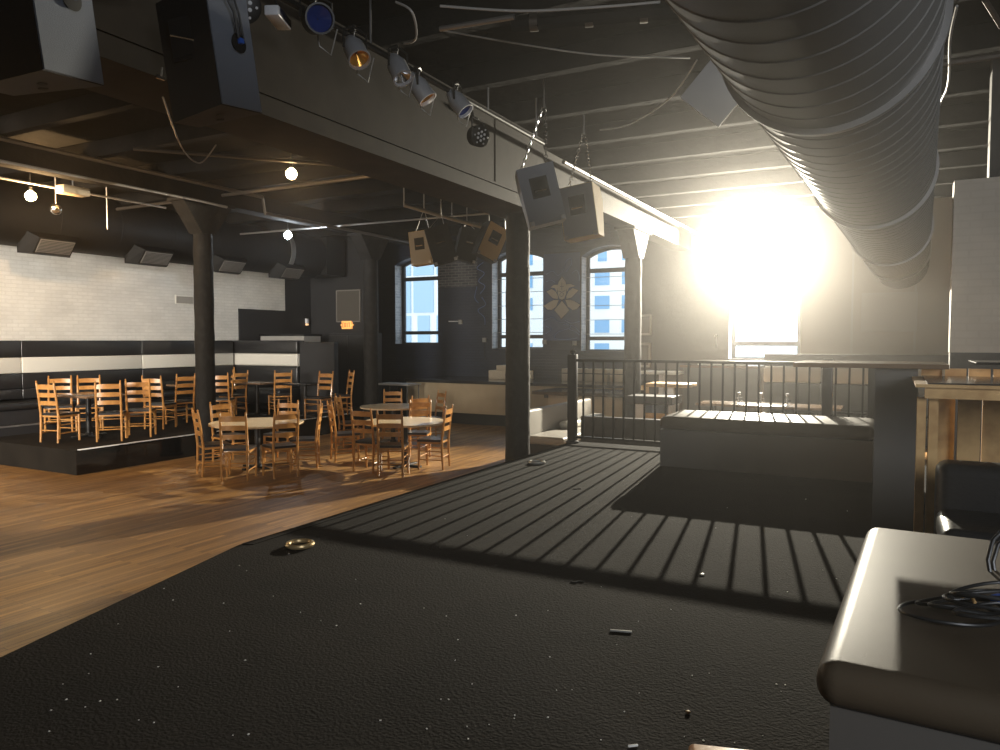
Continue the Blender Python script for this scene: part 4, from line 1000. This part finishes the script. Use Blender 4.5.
# cables on the big bench
def coil(name, loops, label, m=M['cable'], r=.0045):
    C = empty(name, loops['c'], 0, label, 'cable')
    for i, (cx_, cy_, rx, ry, rot, tilt) in enumerate(loops['l']):
        n = 40; pts = []
        for k in range(n):
            a = 2 * math.pi * k / n; x = rx * math.cos(a); y = ry * math.sin(a)
            pts.append((cx_ + x * math.cos(rot) - y * math.sin(rot), cy_ + x * math.sin(rot) + y * math.cos(rot), .012 + .010 * i + tilt * math.sin(a * 2)))
        MB().tube(pts, r, 8, closed=True).build('cable_loop', m, C)
    return C
BT = 1.39
cc = PZ(962, 620, BT)
C = coil('coiled_cable', {'c': (cc.x, cc.y, BT), 'l': [(-.02, .02, .115, .085, 0, .003), (.02, .065, .10, .035, R(6), .004), (.015, .01, .085, .045, R(-4), .005), (.05, -.055, .11, .05, R(8), .004), (.09, -.01, .13, .075, R(-6), .004), (.10, .03, .12, .05, R(12), .005), (.06, -.03, .09, .03, R(-10), .006)]}, 'black cable coiled loosely on the big foreground bench')
C.rotation_euler = (0, 0, PHI)
MB().box((.095, .01, .05), (.035, .022, .02), .5, bev=.004).build('blue_connector', M['bluep'], C)
MB().tube([(.01, .02, .05), (.018, .0, .065), (.018, -.02, .05)], .004, 8).build('tape_tie', M['pine'], C)

p = PZ(1000, 600, 1.45)
o = MB().tube([PY(1015, 610, 2.6), PY(993, 590, 2.6), PY(988, 560, 2.62), PY(993, 540, 2.63), PY(1012, 520, 2.65)], .006, 8).tube([PY(1017, 606, 2.62), PY(997, 588, 2.62), PY(993, 562, 2.64), PY(998, 545, 2.65), PY(1014, 528, 2.67)], .006, 8).build('hanging_cable', M['cable']); tag(o, 'black double cable rising at the right edge above the big bench', 'cable')

# ------------------------------------------------------------------ outside
o = MB().bb((-160, 30, -8), (120, 220, -7.5)).build('street_ground', M['pavement'], smooth=False); o['kind'] = 'structure'
def building(name, x0, x1, y, z1, label, pw, ph, ww, wh, gm, fm, depth=12):
    C = empty(name, ((x0 + x1) / 2, y, -7.5), 0, label, 'building')
    hx = (x1 - x0) / 2
    MB().bb((-hx, 0, 0), (hx, depth, z1 + 7.5)).build('building_wall', fm, C, smooth=False)
    MB().bb((-hx - .3, -.3, z1 + 7.5), (hx + .3, depth, z1 + 8.3)).build('roof_edge', fm, C, smooth=False)
    nx = int((x1 - x0) / pw); nz = int((z1 + 7) / ph)
    for i in range(nx):
        for k in range(2, nz):
            x = -hx + (i + .5) * pw; z = (k + .4) * ph
            w_ = ww * (1 if (i * 7 + k * 3) % 5 else .6)
            MB().bb((x - w_ / 2, -.12, z), (x + w_ / 2, .0, z + wh)).build('building_window', gm, C, smooth=False)
building('stone_office_building', -58, -26, 92, 34, 'pale stone building with blue windows across the street', 3.7, 3.1, 2.0, 1.7, M['fglass'], M['facade'])
building('glass_office_building', -66, -34, 60, 34, 'pale blue panelled building seen through the leftmost window', 3.4, 3.4, 2.9, 2.9, M['fglass2'], M['fglass2']) if False else None
building('glass_office_building', -47, -36.4, 60, 30, 'pale blue panelled building seen through the leftmost window', 2.65, 3.6, 2.3, 3.3, M['fglass2'], M['facade'])

# ------------------------------------------------------------------ added scattering volume imitating lens glare
hm = bpy.data.materials.new('glare_veil_scatter'); hm.use_nodes = True; nt = hm.node_tree; nt.nodes.clear()
ho = nt.nodes.new('ShaderNodeOutputMaterial'); vp = nt.nodes.new('ShaderNodeVolumeScatter')
vp.inputs['Color'].default_value = (1, 0.97, 0.93, 1); vp.inputs['Density'].default_value = 0.0036; vp.inputs['Anisotropy'].default_value = 0.89
nt.links.new(vp.outputs[0], ho.inputs['Volume'])
o = MB().prism([(-6.2, 3, .002), (-2.2, 3, .002), (-2.2, -1.5, .002), (XR - .01, -1.5, .002), (XR - .01, 19, .002), (-6.2, 19, .002)], (0, 0, ZC - .004)).build('glare_veil', hm, smooth=False); tag(o, 'added thin haze imitating the glare veil over the stage and round the bright window', 'haze', kind='stuff')
